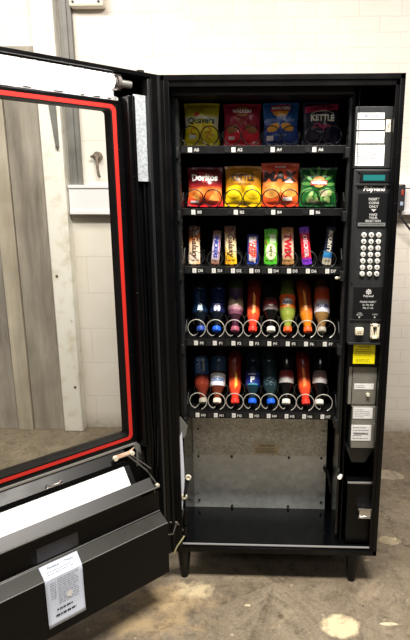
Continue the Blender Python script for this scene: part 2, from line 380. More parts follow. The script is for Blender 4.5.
# evaporator cover in two sheets
gp = obj('evaporator_cover', box(NB(), -.342, .216, .262, .266, .157, .645), GALVS, VM)
obj('upper_sheet', box(NB(), -.340, .215, .257, .262, .405, .645, .001), GALV, gp)
bm = NB()
for x, z in ((-.32, .395), (-.18, .395), (.06, .395), (.195, .395), (-.32, .19), (.2, .19), (-.18, .166), (.06, .168), (.20, .52), (-.32, .52)): cyl(bm, (x, .257, z), (x, .262, z), .005, 10)
obj('screw', bm, INK, gp)
lb = obj('warning_label', box(NB(), -.087, .018, .2555, .257, .412, .462, 0), mat('beige_label', '#d6c8a6', .5), gp)
flat('label_print', join2d(text2d('CAUTION', .014, .0004, cx=-.034, cy=.450), lines2d(-.08, .012, .416, .440, 4, .35, 4, .8)), mat('brown_ink', '#5b4a32', .6), gp, .255)
bm = NB()
for k in range(3): tube(bm, [(.205, .255, .36-.004*k), (.222, .235, .345-.01*k), (.229, .215, .31-.012*k), (.2305, .20, .27)], .0035, 8)
obj('wiring_loom', bm, mat('black_cable', '#121213', .4), VM)
obj('cable_clip', cyl(NB(), (.236, .02, .465-.022), (.246, .045, .465-.03), .008, 12), WHITE, VM)

# --- shelf trays
ROWS = dict(A=1.612, B=1.406, D=1.203, F=.937, H=.655)
FL = {k: z+.012 for k, z in ROWS.items()}
COLS8 = [-.292, -.223, -.155, -.090, -.024, .043, .109, .177]
BAGX = dict(A=[-.267, -.128, .004, .143], B=[-.259, -.124, .005, .137])
TY = .09
def coil(r, z0, pitch, turns, wr, cx, hand=1, a_end=-2.0):
    pts = []; n = 44
    for k in range(int(n*turns)+1):
        th = k/n; a = -PI/2 + hand*(2*PI*th+.42) ; f = th % 1; st = math.floor(th)
        # flat ring with the advance made along the bottom of the turn
        e = 0 if f < .86 else (f-.86)/.14; e = e*e*(3-2*e)
        pts.append((cx+r*math.cos(a), TY-.006+.012*f+(st+e)*pitch, z0+r+r*math.sin(a)))
    bm = tube(NB(), pts, wr, 6); return bm
TRAY = mat('tray_black_steel', '#0c0c0d', .45, .2, .2, 20)
TAGM = mat('price_tag_card', '#d9d8d2', .6)
for row, z in ROWS.items():
    f = FL[row]; big = row in 'AB'; xs = BAGX[row] if big else COLS8
    bm = NB(); box(bm, -.333, .222, TY, .49, f-.003, f); box(bm, -.333, .222, TY-.004, TY, z-.012, f+.001, .0008)
    sh = .055 if big else .065
    for x, s in ((-.335, 1), (.222, -1)):
        prism(bm, [(TY+.002, z-.010), (TY+.002, f+sh*.45), (TY+.03, f+sh), (.49, f+sh), (.49, z-.010)], x, x+.003)
    if not big:
        for a, b in zip(xs, xs[1:]): box(bm, (a+b)/2-.0008, (a+b)/2+.0008, TY+.02, .49, f, f+(.03 if row == 'D' else .022))
    else:
        for a, b in zip(xs, xs[1:]): box(bm, (a+b)/2-.0008, (a+b)/2+.0008, TY+.04, .49, f, f+.05)
    tr = obj('shelf_tray', bm, TRAY, VM, smooth=False)
    bm = NB()
    for i, x in enumerate(xs):
        code = row+str(i*2 if big else i); tx = x-.014 if big else x-.004
        if row == 'A': tx = x-.035+(.008 if i else 0)
        if row == 'B': tx = x-.036+(.012 if i else 0)
        obj('price_tag', box(NB(), tx-.007, tx+.007, TY-.0055, TY-.004, z-.008, z+.008), TAGM, tr, smooth=False)
        flat('selection_code', text2d(code, .0145, .0004, cx=tx+.0215, cy=z), mat('pale_code_ink', '#c9c9c6', .6), tr, TY-.0052)
        obj('selection_blank', box(NB(), tx-.029, tx-.013, TY-.0058, TY-.004, z-.008, z+.008), DARK, tr, smooth=False)
    bm = NB()
    for i, x in enumerate(xs):
        tx = x-.004 if not big else x-.035+(.008 if i else 0) if row == 'A' else x-.036+(.012 if i else 0)
        for q in range(3): box(bm, tx-.0035+.001*q, tx-.0005+.0012*q, TY-.0058, TY-.0054, z+.004-.004*q, z+.0055-.004*q)
    obj('tag_print', bm, INKG, tr, smooth=False)
    for i, x in enumerate(xs):
        if big:
            for s in (-1, 1): obj('spiral', coil(.030, f+.004, .085, 2.9, .0021, x+s*.032, s), BWIRE, tr)
        elif row == 'D': obj('spiral', coil(.0265, f+.003, .06, 3.9, .0013, x-.001, 1), GWIRE, tr)
        else: obj('spiral', coil(.0325, f+.010, .135, 1.85, .0016, x-.001, 1), WIRE, tr)
    if row == 'F': obj('shelf_knob', lathe(NB(), [(.002, -.006), (.006, -.004), (.0075, 0), (.006, .004), (.002, .006)], 20), CREAM, tr, loc=(.208, TY, 1.178))
    for x in (-.349, .214): obj('shelf_bracket', box(NB(), x, x+.014, .045, .12, z-.03, z+.004, .002), DARK, VM)

# --- hinge-side odds and ends low on the left
obj('insulation_edge', plate(NB(), [(-.366, .565), (-.346, .62), (-.341, .47), (-.341, .42), (-.352, .30), (-.368, .28)], .012, .018), mat('pale_blue_foam', '#e4e8f4', .6), VM)
o = obj('sheet_metal_tab', plate(NB(), [(-.366, .64), (-.352, .676), (-.325, .638), (-.333, .60), (-.348, .588), (-.368, .61)], .020, .024), mat('grey_tape', '#6d6d69', .6), VM)
lk = obj('door_check_arm', tube(NB(), [(-.327, .02, .436), (-.333, .015, .40), (-.343, .012, .360)], .006, 8), DARK, VM)
for x, z in ((-.326, .436), (-.343, .357)):
    bm = NB(); tube(bm, [(x+.0078*math.cos(a), .012, z+.0078*math.sin(a)) for a in (2*PI*k/20 for k in range(20))], .0040, 8, closed=True); cyl(bm, (x, .012, z), (x, .02, z), .006, 12)
    obj('nylon_roller', bm, CREAM, lk)
bm = NB(); tube(bm, [(-.435, -.03, .265), (-.40, -.01, .262), (-.372, .0, .255), (-.360, .005, .235), (-.352, .008, .215)], .0035, 8); tube(bm, [(-.42, -.02, .235), (-.405, -.02, .215), (-.385, -.02, .218), (-.378, -.01, .24), (-.372, 0, .255)], .0025, 8)
tube(bm, [(-.348, .01, .305), (-.352, .012, .28), (-.362, .01, .245)], .002, 6)
obj('hinge_spring_hook', bm, STEEL, VM)
obj('cable_tie', tube(NB(), [(-.345, -.005, .20), (-.355, -.01, .185), (-.372, -.012, .16), (-.384, -.012, .13)], .003, 8), mat('yellowed_nylon', '#b9b48a', .5), VM)

# --- control column
CP = obj('control_panel', NB(), PANEL, VM)
bm = NB(); box(bm, .240, .366, .032, .06, 1.548, 1.738, .002); box(bm, .243, .368, .026, .06, .955, 1.545, .003)
for x0, x1 in ((.247, .254), (.359, .366)): box(bm, x0, x1, .022, .03, 1.17, 1.542, .001)
box(bm, .247, .366, .022, .03, 1.536, 1.542, .001); box(bm, .247, .366, .020, .03, 1.493, 1.499, .001)
box(bm, .246, .370, .016, .03, .955, .962, .001); box(bm, .249, .366, .022, .028, 1.040, 1.044, .0005)
bm.to_mesh(CP.data); bm.free(); smooth_mesh(CP.data)
cards = [(.247, .332, 1.700, 1.719, 1), (.246, .334, 1.667, 1.696, 4), (.246, .335, 1.626, 1.662, 6), (.245, .338, 1.556, 1.621, 10)]
for i, (x0, x1, z0, z1, n) in enumerate(cards):
    flat('instruction_card', rect2d(x0, x1, z0, z1), CARD, CP, .0312)
    flat('card_print', (text2d('SERVICING', .009, .0003, cx=(x0+x1)/2, cy=(z0+z1)/2) if n == 1 else lines2d(x0+.005, x1-.006, z0+.003, z1-.003, n, .22, i+11, .35)), INKG, CP, .0306)
flat('arrow_card', rect2d(.338, .353, 1.660, 1.698), mat('cream_card', '#ece6d0', .6), CP, .0304)
flat('arrow_mark', poly2d([(.343, 1.667), (.345, 1.666), (.350, 1.688), (.346, 1.684)]), mat('brown_mark', '#7c5a3a', .6), CP, .0298)
obj('display_window', box(NB(), .262, .358, .0205, .0255, 1.503, 1.534, .001), PLATE, CP)
obj('display_screen', box(NB(), .272, .342, .0195, .0206, 1.509, 1.527), mat('teal_display', '#1f6f70', .3), CP)
flat('brand_lettering', text2d('Polyvend', .021, .0006, .25, cx=.311, cy=1.481, sx=.92), INKW, CP, .0252)
obj('instruction_plate', box(NB(), .259, .357, .0235, .0262, 1.362, 1.470, .001), PLATE, CP)
tx = join2d(text2d('INSERT', .011, .0003, cx=.311, cy=1.450), text2d('COINS', .011, .0003, cx=.311, cy=1.438), text2d('ONLY', .011, .0003, cx=.311, cy=1.426),
            poly2d([(.302, 1.418), (.321, 1.418), (.3115, 1.409)]), text2d('MAKE', .010, .0003, cx=.311, cy=1.400), text2d('YOUR', .010, .0003, cx=.311, cy=1.390), text2d('SELECTION', .010, .0003, cx=.311, cy=1.3795))
flat('plate_lettering', tx, mat('pale_print', '#b9bab8', .6), CP, .0232)
obj('change_strip', box(NB(), .262, .352, .022, .0236, 1.3625, 1.3735), mat('grey_strip', '#7b7d7c', .5), CP)
flat('strip_lettering', text2d('CHANGE IS GIVEN BELOW', .0068, .0001, cx=.307, cy=1.368), INK, CP, .0217)
KM = mat('steel_key_cap', '#e2e1db', .35, .15)
for r in range(7):
    for c in range(3):
        x = .284+c*.0243; z = 1.333-r*.0217
        bm = NB(); lathe(bm, [(.0088, 0), (.0088, .004), (.0076, .0062), (.0040, .0068)], 20, Matrix.Translation((x, .026, z)) @ Matrix.Rotation(PI/2, 4, 'X'))
        obj('keypad_button', bm, KM, CP)
keys = ['A', 'B', 'C', 'D', 'E', 'F', 'G', 'H', 'J', '1', '2', '3', '4', '5', '6', '7', '8', '9', '*', '0', '#']
flat('key_legends', join2d(*[text2d(k, .009, .0003, cx=.284+(i % 3)*.0243, cy=1.333-(i//3)*.0217) for i, k in enumerate(keys)]), INK, CP, .0190)
obj('coin_instruction_plate', box(NB(), .258, .360, .0235, .0262, 1.045, 1.158, .001), PLATE, CP)
pet = [ell2d(.309+.0062*math.cos(a), 1.141+.0062*math.sin(a), .0042, .0018, 10, a) for a in (PI*k/4 for k in range(8))]
flat('round_emblem', join2d(ell2d(.309, 1.141, .0052, .0052, 16), *pet), INKW, CP, .0232)
flat('coin_lettering', join2d(text2d('Polyvend', .0095, .0004, cx=.309, cy=1.1255), text2d('PLEASE INSERT', .0085, .0002, cx=.309, cy=1.106), text2d('5p 10p 20p', .0085, .0002, cx=.309, cy=1.095),
     text2d('50p £1 £2', .0085, .0002, cx=.309, cy=1.084), text2d('COIN', .006, .0001, cx=.282, cy=1.066), text2d('RETURN', .006, .0001, cx=.282, cy=1.060), text2d('COINS', .006, .0001, cx=.334, cy=1.062),
     ell2d(.281, 1.052, .003, .003, 12), ell2d(.334, 1.052, .003, .003, 12)), mat('pale_print', '#b9bab8', .6), CP, .0232)
obj('return_button', box(NB(), .2685, .297, .0105, .027, .989, 1.016, .004), CREAM, CP)
obj('button_recess', box(NB(), .274, .290, .0095, .0112, .998, 1.007, .0005), mat('shaded_cream', '#bdb59a', .5), CP)
bm = NB(); box(bm, .321, .329, .012, .027, .977, 1.029, .002); box(bm, .342, .351, .012, .027, .977, 1.029, .002); box(bm, .321, .351, .012, .027, 1.020, 1.029, .002); box(bm, .321, .351, .012, .027, .977, .985, .002); box(bm, .325, .347, .020, .027, .98, 1.025)
obj('coin_slot', bm, CREAM, CP)
flat('slot_opening', join2d(rect2d(.3345, .3375, .990, 1.014), poly2d([(.329, 1.016), (.343, 1.016), (.3365, 1.006)])), INK, CP, .0195)
bm = NB(); box(bm, .250, .366, .034, .12, .868, .954, .002)
sh = obj('coin_entry_shroud', bm, BLACK, VM)
obj('yellow_notice', box(NB(), .268, .344, .0325, .034, .881, .951), YEL, sh)
flat('notice_print', join2d(text2d('NOTICE', .0105, .0004, cx=.306, cy=.943), lines2d(.275, .337, .910, .936, 4, .3, 8, .85), lines2d(.278, .334, .886, .899, 3, .3, 9, .8)), mat('olive_print', '#8a7f16', .6), sh, .0322)
cm = obj('coin_mechanism', NB(), DUN, VM)
bm = NB(); box(bm, .272, .358, .045, .14, .722, .866, .002); box(bm, .275, .360, .040, .14, .552, .716, .002); box(bm, .272, .356, .050, .14, .712, .724)
bm.to_mesh(cm.data); bm.free(); smooth_mesh(cm.data)
obj('side_bracket', box(NB(), .258, .270, .048, .12, .722, .866, .001), mat('bright_zinc', '#a9aaa4', .4, .6), cm)
for i, (x0, x1, z0, z1, n, y) in enumerate(((.279, .349, .781, .802, 2, .0445), (.279, .349, .670, .722, 5, .0395), (.275, .347, .583, .644, 5, .0395))):
    y = .0395 if i else .0445
    obj('rating_label', box(NB(), x0, x1, y-.0008, y+.0005, z0, z1 if i != 1 else .712), CARD, cm)
    pr = lines2d(x0+.005, x1-.005, z0+.004, (z1 if i != 1 else .712)-.004, n, .3, i+31, .5)
    flat('label_print', pr, INKG, cm, y-.0012)
flat('label_barcode', join2d(*[rect2d(.285+.0022*k, .2862+.0022*k, .607, .615) for k in range(24)]), INK, cm, .038)
obj('led_knob', cyl(NB(), (.329, .036, .762), (.329, .045, .762), .006, 12), CREAM, cm)
bm = NB(); tube(bm, [(.352, .03, .655), (.362, .022, .657), (.371, .016, .652), (.373, .014, .63), (.370, .016, .607)], .0035, 8); box(bm, .366, .373, .014, .03, .61, .665, .001)
obj('latch_hook', bm, STEEL, VM)
bm = NB(); a = [bm.verts.new(p) for p in ((.262, .05, .545), (.362, .05, .545), (.335, .06, .485), (.285, .06, .485))]; b = [bm.verts.new((v.co.x, .16, v.co.z)) for v in a]
bm.faces.new(a); bm.faces.new(b[::-1]); [bm.faces.new((a[i], b[i], b[(i+1) % 4], a[(i+1) % 4])) for i in range(4)]
obj('coin_chute', bm, DARK, VM)
cb = obj('coin_box', box(NB(), .270, .364, .035, .30, .160, .412, .002), BLACK, VM)
obj('box_rim', box(NB(), .270, .364, .0335, .040, .410, .416, .0005), mat('worn_edge', '#a0a09c', .4, .5), cb)
bm = NB(); box(bm, .311, .362, .006, .034, .283, .288, .001); box(bm, .314, .360, .010, .034, .288, .316, .003); box(bm, .309, .358, .004, .034, .318, .325, .001)
obj('handle', bm, CHROME, cb)
bm = NB(); box(bm, .250, .2515, .03, .60, .16, 1.79); obj('column_partition', bm, BLACKM, VM)
obj('hinge', cyl(NB(), (-HX-.001, -.002, .132), (-HX-.001, -.002, 1.828), .0085, 16), BLACKM, VM)
bm = NB()
for x, z in ((.3745, 1.595), (.3745, 1.435), (.3745, 1.235)): cyl(bm, (x, .000, z), (x, .006, z), .0028, 10)
obj('frame_screw', bm, CHROME, VM)

# ------------------------------------------------------------------ open door (local x runs along the door from the hinge, y is its inner side)
TH = math.radians(44.56); DW = .77
D = obj('door', NB(), BLACK, VM); D.location = (-HX, 0, 0); D.rotation_euler = (0, 0, TH-PI)
bm = NB()
U0, U1 = .151, .615; ZB, ZT = .644, 1.716
# outer skin round the window opening
box(bm, 0, DW, -.10, -.012, 1.815, 1.83, .001); box(bm, 0, DW, -.012, 0, 1.818, 1.83, .001)
box(bm, 0, .010, -.10, 0, .13, 1.83, .001); box(bm, DW-.010, DW, -.10, 0, .13, 1.83, .001)
box(bm, .0, .028, -.006, 0, .13, 1.822, .001)
box(bm, DW-.03, DW, -.006, 0, .13, 1.822, .001)
box(bm, 0, DW, -.10, -.088, ZT+.005, 1.83); box(bm, 0, DW, -.10, -.088, .13, ZB-.005); box(bm, 0, U0-.012, -.10, -.088, .13, 1.83); box(bm, U1+.012, DW, -.10, -.088, .13, 1.83)
# inner window surround
box(bm, .112, U0-.0155, -.09, -.036, .60, 1.735, .002); box(bm, U1+.012, .66, -.09, -.036, .60, 1.735, .002)
box(bm, .112, .66, -.09, -.036, ZT+.012, 1.742, .002); box(bm, .112, .66, -.09, -.038, .605, ZB-.012, .002)
box(bm, .012, .085, -.088, -.032, .20, 1.50, .001)
box(bm, .085, .112, -.088, -.002, .60, 1.757, .003); box(bm, .092, .098, -.002, .004, .60, 1.757, .001)
box(bm, .66, .688, -.088, -.002, .60, 1.757, .003)
box(bm, .048, .056, -.032, -.020, .45, 1.50, .002)
bm.to_mesh(D.data); bm.free(); smooth_mesh(D.data)
obj('hinge_flange', box(NB(), .031, .041, -.034, .001, .135, 1.812, .001), mat('flange_dark_grey', '#1d1e20', .4), D)
bm = NB(); box(bm, .0415, .0845, -.016, -.013, 1.505, 1.765, .001)
obj('foil_sheet', bm, mat('pale_speckled_foil', '#aeb5ba', .55, .1, .3, 130), D)
# red gasket, rounded rectangle ring
def rrect(x0, x1, z0, z1, r, n=6):
    out = []
    for cx, cz, a0 in ((x1-r, z1-r, 0), (x0+r, z1-r, PI/2), (x0+r, z0+r, PI), (x1-r, z0+r, 1.5*PI)):
        for k in range(n+1): a = a0+PI/2*k/n; out.append((cx+r*math.cos(a), cz+r*math.sin(a)))
    return out
def frame_ring(bm, w_in, w_out, y0, y1):
    A, B = w_in, w_out; n = len(A)
    vs = [[bm.verts.new((p[0], y, p[1])) for p in P] for P in (A, B) for y in (y0, y1)]
    a0, a1, b0, b1 = vs
    for i in range(n):
        j = (i+1) % n
        for q in ((a0[i], a0[j], a1[j], a1[i]), (b0[i], b1[i], b1[j], b0[j]), (a1[i], a1[j], b1[j], b1[i]), (a0[i], b0[i], b0[j], a0[j])): bm.faces.new(q)
bm = NB(); frame_ring(bm, rrect(U0-.003, U1+.003, ZB-.003, ZT+.003, .012), rrect(U0-.0160, U1+.0160, ZB-.0145, ZT+.0150, .018), -.085, -.034); obj('gasket', bm, RED, D)
bm = NB(); frame_ring(bm, rrect(U0+.002, U1-.002, ZB+.002, ZT-.002, .012), rrect(U0-.004, U1+.004, ZB-.004, ZT+.004, .014), -.075, -.0345); obj('gasket_lip', bm, BLACKM, D)
obj('window_pane', box(NB(), U0-.002, U1+.002, -.070, -.064, ZB-.002, ZT+.002), GLASS, D, smooth=False)
# fluorescent lamp and its white reflector
bm = NB(); prism(bm, [(-.085, 1.812), (-.012, 1.814), (-.012, 1.811), (-.060, 1.800), (-.060, 1.760), (-.034, 1.752), (-.034, 1.744), (-.085, 1.744)], .125, .66); obj('lamp_reflector', bm, mat('white_reflector_enamel', '#f4f4f4', .35), D)
bm = NB()
for k, u in enumerate((.15, .185, .235, .30, .315, .39, .47, .56)): obj('reflector_rivet', box(NB(), u, u+(.022 if k % 2 else .012), -.0345, -.033, 1.746, 1.749, .0005), DARK, D)
TZ, TV = 1.792, -.022
obj('fluorescent_tube', cyl(NB(), (.150, TV, TZ), (.62, TV, TZ), .018, 24), mat('glowing_tube', '#fff9f2', .3, emit=11), D)
obj('tube_end_cap', cyl(NB(), (.088, TV, TZ), (.128, TV, TZ), .012, 20), TRIM, D)
obj('tube_end_cap', cyl(NB(), (.62, TV, TZ), (.645, TV, TZ), .0185, 20), TRIM, D)
bm = NB(); cyl(bm, (.127, TV, TZ), (.138, TV, TZ), .022, 24); cyl(bm, (.141, TV, TZ), (.150, TV, TZ), .0185, 24); box(bm, .126, .140, -.07, TV, TZ-.012, TZ+.012, .002); obj('tube_holder', bm, mat('brown_grey_holder', '#6a6360', .5), D)
bm = NB(); cyl(bm, (.640, TV, TZ), (.652, TV, TZ), .023, 24); box(bm, .640, .655, -.07, TV, TZ-.012, TZ+.012, .002); obj('tube_holder', bm, mat('brown_grey_holder', '#6a6360', .5), D)
obj('hinge_cap', cyl(NB(), (.045, -.03, 1.83), (.045, -.03, 1.840), .012, 16), DARK, D)
# delivery section
prof = [(-.086, .604), (-.036, .604), (-.004, .574), (0, .556), (.006, .550), (.042, .505), (.070, .478), (.072, .458), (.055, .452), (.055, .374), (.060, .370), (.104, .349), (.106, .345), (.106, .152), (.104, .149), (-.086, .149)]
dl = NB(); prism(dl, prof, .175, .64)
low = [(-.086, .58), (-.03, .575), (-.02, .45), (.055, .452), (.055, .374), (.060, .370), (.104, .349), (.106, .345), (.106, .152), (.104, .149), (-.086, .149)]
prism(dl, low, .095, .175); prism(dl, low, .64, .675)
obj('delivery_housing', dl, BLACK, D, label='black delivery housing')
prism(tb := NB(), [(-.020, .45), (.072, .458), (.070, .478), (.0, .575), (-.03, .58)], .120, .1225); obj('delivery_cheek', tb, SMOKY, D, smooth=False)
tb = NB(); box(tb, .13, .655, -.037, -.030, .606, .613, .001); obj('window_trim', tb, TRIM, D)
def slope(p, q, off, u0, u1, name, m, th=.0025):
    (v0, z0), (v1, z1) = p, q; n = Vector((z0-z1, v1-v0)).normalized(); a = (v0+n.x*off, z0+n.y*off); b = (v1+n.x*off, z1+n.y*off); c = (b[0]+n.x*th, b[1]+n.y*th); d = (a[0]+n.x*th, a[1]+n.y*th)
    return obj(name, prism(NB(), [a, b, c, d], u0, u1), m, D, smooth=False)
slope((.0, .556), (.042, .505), -.0005, .196, .635, 'white_diffuser_board', mat('white_acrylic', '#f7f7f7', .3), .003)
slope((.042, .505), (.070, .478), -.0008, .12, .66, 'chute_lip', mat('grey_lip', '#2c2c2c', .4), .0025)
obj('lip_edge', box(NB(), .10, .67, .0695, .0735, .474, .4785, .0008), mat('worn_aluminium_edge', '#8d8d8b', .4, .5), D)
slope((.060, .370), (.104, .349), -.0008, .0955, .672, 'box_ledge', mat('scuffed_dark_top', '#24231f', .5, 0, .4, 18, 0, .3), .0018)
tb = NB(); tube(tb, [(.095, .105, .3485), (.675, .105, .3485)], .0016, 6); tube(tb, [(.095, .0565, .374), (.675, .0565, .374)], .0013, 6); obj('box_edge', tb, mat('worn_aluminium_edge', '#8d8d8b', .4, .5), D)
tb = NB(); box(tb, .408, .463, -.012, -.004, .575, .578, .001); tube(tb, [(.410, -.010, .578), (.413, -.004, .588), (.423, -.002, .582), (.448, -.002, .582), (.458, -.004, .588), (.461, -.010, .578)], .003, 8); obj('flap_latch', tb, CHROME, D)
tb = NB(); box(tb, .165, .225, -.012, .006, .594, .602, .002); tube(tb, [(.15, -.005, .610), (.18, .0, .602), (.215, .002, .606)], .0022, 6); obj('hinge_bracket', tb, mat('peach_plastic', '#c9ab93', .5), D)
tb = NB(); cyl(tb, (.163, -.002, .598), (.163, .010, .598), .008, 12); cyl(tb, (.226, -.002, .600), (.226, .010, .600), .008, 12); obj('bracket_knob', tb, CREAM, D)
tb = NB(); tube(tb, [(.18, .004, .596), (.125, .03, .53), (.098, .05, .475)], .0028, 8); tube(tb, [(.172, .006, .598), (.112, .04, .535)], .0018, 6); obj('link_rod', tb, STEEL, D)
obj('rod_end', cyl(NB(), (.098, .046, .472), (.098, .060, .472), .006, 12), CREAM, D)
obj('latch_plate', plate(NB(), [(.112, .60), (.128, .618), (.137, .60), (.128, .585), (.13, .52), (.118, .49), (.106, .55)], -.030, -.026), mat('grey_tape', '#6d6d69', .6), D)
obj('faded_sticker', box(NB(), .398, .528, .0545, .0562, .382, .430), mat('grey_faded_sticker', '#333438', .4), D)
tb = NB()
for u, z in ((.13, 1.60), (.125, 1.40), (.10, 1.52), (.11, 1.15), (.118, .93)): cyl(tb, (u, -.037 if u > .112 else -.003, z), (u, -.034 if u > .112 else -.0005, z), .0022, 8)
obj('frame_screw', tb, CHROME, D)
# cables clipped in the channel
tb = NB(); tube(tb, [(.040, -.026, 1.49), (.038, -.022, 1.2), (.042, -.020, .95), (.036, -.022, .70), (.052, -.015, .50)], .0045, 8); tube(tb, [(.07, -.026, 1.45), (.068, -.02, 1.1), (.072, -.02, .8), (.066, -.016, .62), (.078, -.005, .52)], .004, 8)
obj('door_cable', tb, BLACKG, D)

# notice taped over the ledge of the delivery box
def dw(u, v, z):
    a = TH-PI; return Vector((-HX+u*math.cos(a)-v*math.sin(a), u*math.sin(a)+v*math.cos(a), z))
paper_pts = [(.066, .3715), (.085, .3625), (.104, .3530), (.1085, .349), (.1090, .33), (.1088, .27), (.110, .20), (.113, .188)]
bm = NB(); R0 = []; R1 = []
for (v, z), s in zip(paper_pts, (.004, .002, 0, 0, 0, 0, 0, 0)):
    R0.append([bm.verts.new((u, v+.0005*math.sin(u*60), z)) for u in [(.414-s)+k*(.117+s)/8 for k in range(9)]])
for A, B in zip(R0, R0[1:]):
    for k in range(8): bm.faces.new((A[k], A[k+1], B[k+1], B[k]))
o = obj('paper_notice', bm, PAPER); o.location = (-HX, 0, 0); o.rotation_euler = (0, 0, TH-PI)
md = o.modifiers.new('thick', 'SOLIDIFY'); md.thickness = .0006; md.offset = 0
tag(o, 'white printed paper notice folded over the ledge of the open door box', 'notice')
def onp(s):   # distance down the sheet -> (v,z)
    P = paper_pts; 
    for (a, b) in zip(P, P[1:]):
        L = math.hypot(b[0]-a[0], b[1]-a[1])
        if s <= L: t_ = s/L; return a[0]+(b[0]-a[0])*t_, a[1]+(b[1]-a[1])*t_
        s -= L
    return P[-1]
art = join2d(text2d('Notice', .013, .0003, cx=-.02, cy=-.012), text2d('Please', .011, .0002, cx=.03, cy=-.012), lines2d(-.045, .045, -.038, -.022, 2, .3, 51, .8), lines2d(-.022, .045, -.145, -.055, 12, .25, 52, .8), lines2d(-.045, -.026, -.12, -.06, 7, .25, 53, .9))
art2 = join2d(lines2d(-.03, .02, -.165, -.155, 1, .5, 54, .7), lines2d(-.035, .035, -.184, -.174, 1, .6, 55, .9))
def pp(x, y):
    v, z = onp(-y); return (.472-x, v+.0014, z+.0012)
lay('notice_print', art, INKG, o, pp, .02); lay('notice_footer', art2, INK, o, pp, .02)
lay('torn_patch', ell2d(.012, -.125, .011, .011, 14, jag=.12), WHITE, o, lambda x, y: (lambda p: (p[0], p[1]+.0004, p[2]))(pp(x, y)), .02)

# ------------------------------------------------------------------ snack packets
class Pack:
    def __init__(s, name, w, h, t, m, label, cat, group, loc, lean=0, tilt=0, crimp=.07, seed=1, flare=.09, wr=1.0, yaw=0):
        s.w, s.h, s.t, s.cr, s.fl = w, h, t, crimp, flare; rr = random.Random(seed); s.ph = [rr.uniform(0, 6) for _ in range(6)]; s.wr = wr
        s.o = thing(name, label, cat, loc, (-tilt, lean, yaw), group)
        bm = NB(); nx, nz = 28, 36; F = []; Bk = []
        for j in range(nz+1):
            Z = j/nz; F.append([bm.verts.new(s.pt((2*i/nx-1)*w/2, Z*h)) for i in range(nx+1)])
            Bk.append([bm.verts.new(s.pt((2*i/nx-1)*w/2, Z*h, -1)) for i in range(nx+1)])
        for j in range(nz):
            for i in range(nx):
                bm.faces.new((F[j][i], F[j][i+1], F[j+1][i+1], F[j+1][i])); bm.faces.new((Bk[j][i+1], Bk[j][i], Bk[j+1][i], Bk[j+1][i+1]))
            bm.faces.new((F[j][0], F[j+1][0], Bk[j+1][0], Bk[j][0])); bm.faces.new((F[j+1][nx], F[j][nx], Bk[j][nx], Bk[j+1][nx]))
        for j in (0, nz):
            for i in range(nx): bm.faces.new((F[j][i+1], F[j][i], Bk[j][i], Bk[j][i+1]))
        obj('wrapper', bm, m, s.o)
    def pt(s, x, z, side=1, off=0):
        X = min(1, abs(2*x/s.w)); Z = max(0, min(1, z/s.h)); c = s.cr
        g = 0 if Z < c or Z > 1-c else math.sin(PI*(Z-c)/(1-2*c))**.55
        p = s.ph; w = 1-s.fl*math.sin(PI*Z)+.012*math.sin(9*Z+p[0])
        b = g*(1-X**2.6)**.75
        crease = .16*math.sin(x/s.w*21+p[1]+3*Z)*(1-g*.75)+.09*math.sin(Z*17+p[2]+x/s.w*9)+.09*math.sin(x/s.w*13-Z*11+p[3])
        y = s.t/2*b*(1+s.wr*crease)+.0008
        if Z < c or Z > 1-c: zc = .0010*math.sin(x/s.w*16+p[4]); y += side*zc
        return Vector((x*w, -side*(y)-off, z + .004*math.sin(X*1.2)*(Z-.5)*(-1)))
    def arts(s, name, bms, m, off=.0007):
        for b in bms: s.art(name, b, m, off)
    def art(s, name, bm, m, off=.0007, L=.005, label=None):
        return lay(name, bm, m, s.o, lambda x, y: s.pt(x, y, 1, off), L, label)
def ink(h, r=.4): return mat('ink_'+h.strip('#'), h, r)
GA, GB = 'crisp packets on the top shelf', 'crisp packets on the second shelf'
by = .137
def crisps(lab, grp, w, h, m, row, i, **k): return Pack('crisp_packet', w, h, .038, m, lab, 'crisps', grp, (BAGX[row][i]+k.pop('dx', 0), by, FL[row]+.005), tilt=.09, **k)
# top shelf
p = crisps('yellow crisp packet with pale band, leftmost on the top shelf', GA, .124, .142, packmat('yellow_packet', .142, [(0, '#e9d70e'), (.35, '#efe21c'), (.46, '#d9d4b0'), (.62, '#c9cabb'), (.70, '#c2b934'), (1, '#b0a624')], .05), 'A', 0, seed=3)
p.art('flavour_flash', ell2d(.0, .048, .052, .040, 24), ink('#f0d92a'), .0004); p.art('brand_lettering', text2d('Quavers', .029, .0009, sx=1.0, cx=0, cy=.080), ink('#1d4a44'), .0010)
p.art('printed_snack', join2d(ring2d(-.026, .046, .015, .012, .005, .3, 5.2), ring2d(.020, .050, .017, .012, .005, -2, 3), ring2d(.030, .028, .012, .009, .004, 0, 5)), ink('#d28f26'), .0010)
p.art('price_patch', rect2d(-.045, -.020, .022, .034), ink('#dfe0da'), .0012); p.art('top_flash', join2d(ell2d(-.016, .102, .010, .007, 14)), ink('#c8423a'), .0010)
p = crisps('crimson crisp packet with red lower half, second from the left on the top shelf', GA, .132, .139, packmat('crimson_packet', .139, [(0, '#e81f30'), (.28, '#e3203a'), (.42, '#8e1d33'), (1, '#8a1c34')], .06), 'A', 1, seed=5)
p.art('logo_disc', ell2d(0, .112, .026, .018, 24), ink('#9c7d3c'), .0005); p.art('logo_banner', poly2d([(-.036, .102), (.036, .102), (.034, .121), (-.034, .121)]), ink('#a01b2e'), .0010)
p.art('brand_lettering', text2d('WALKERS', .0155, .0007, cx=0, cy=.1115), INKW, .0014)
p.arts('printed_crisp', [ell2d(-.034, .052, .022, .013, 18, .5, .02), ell2d(.034, .052, .022, .013, 18, -.4, .02)], ink('#8f5a2a'), .0008)
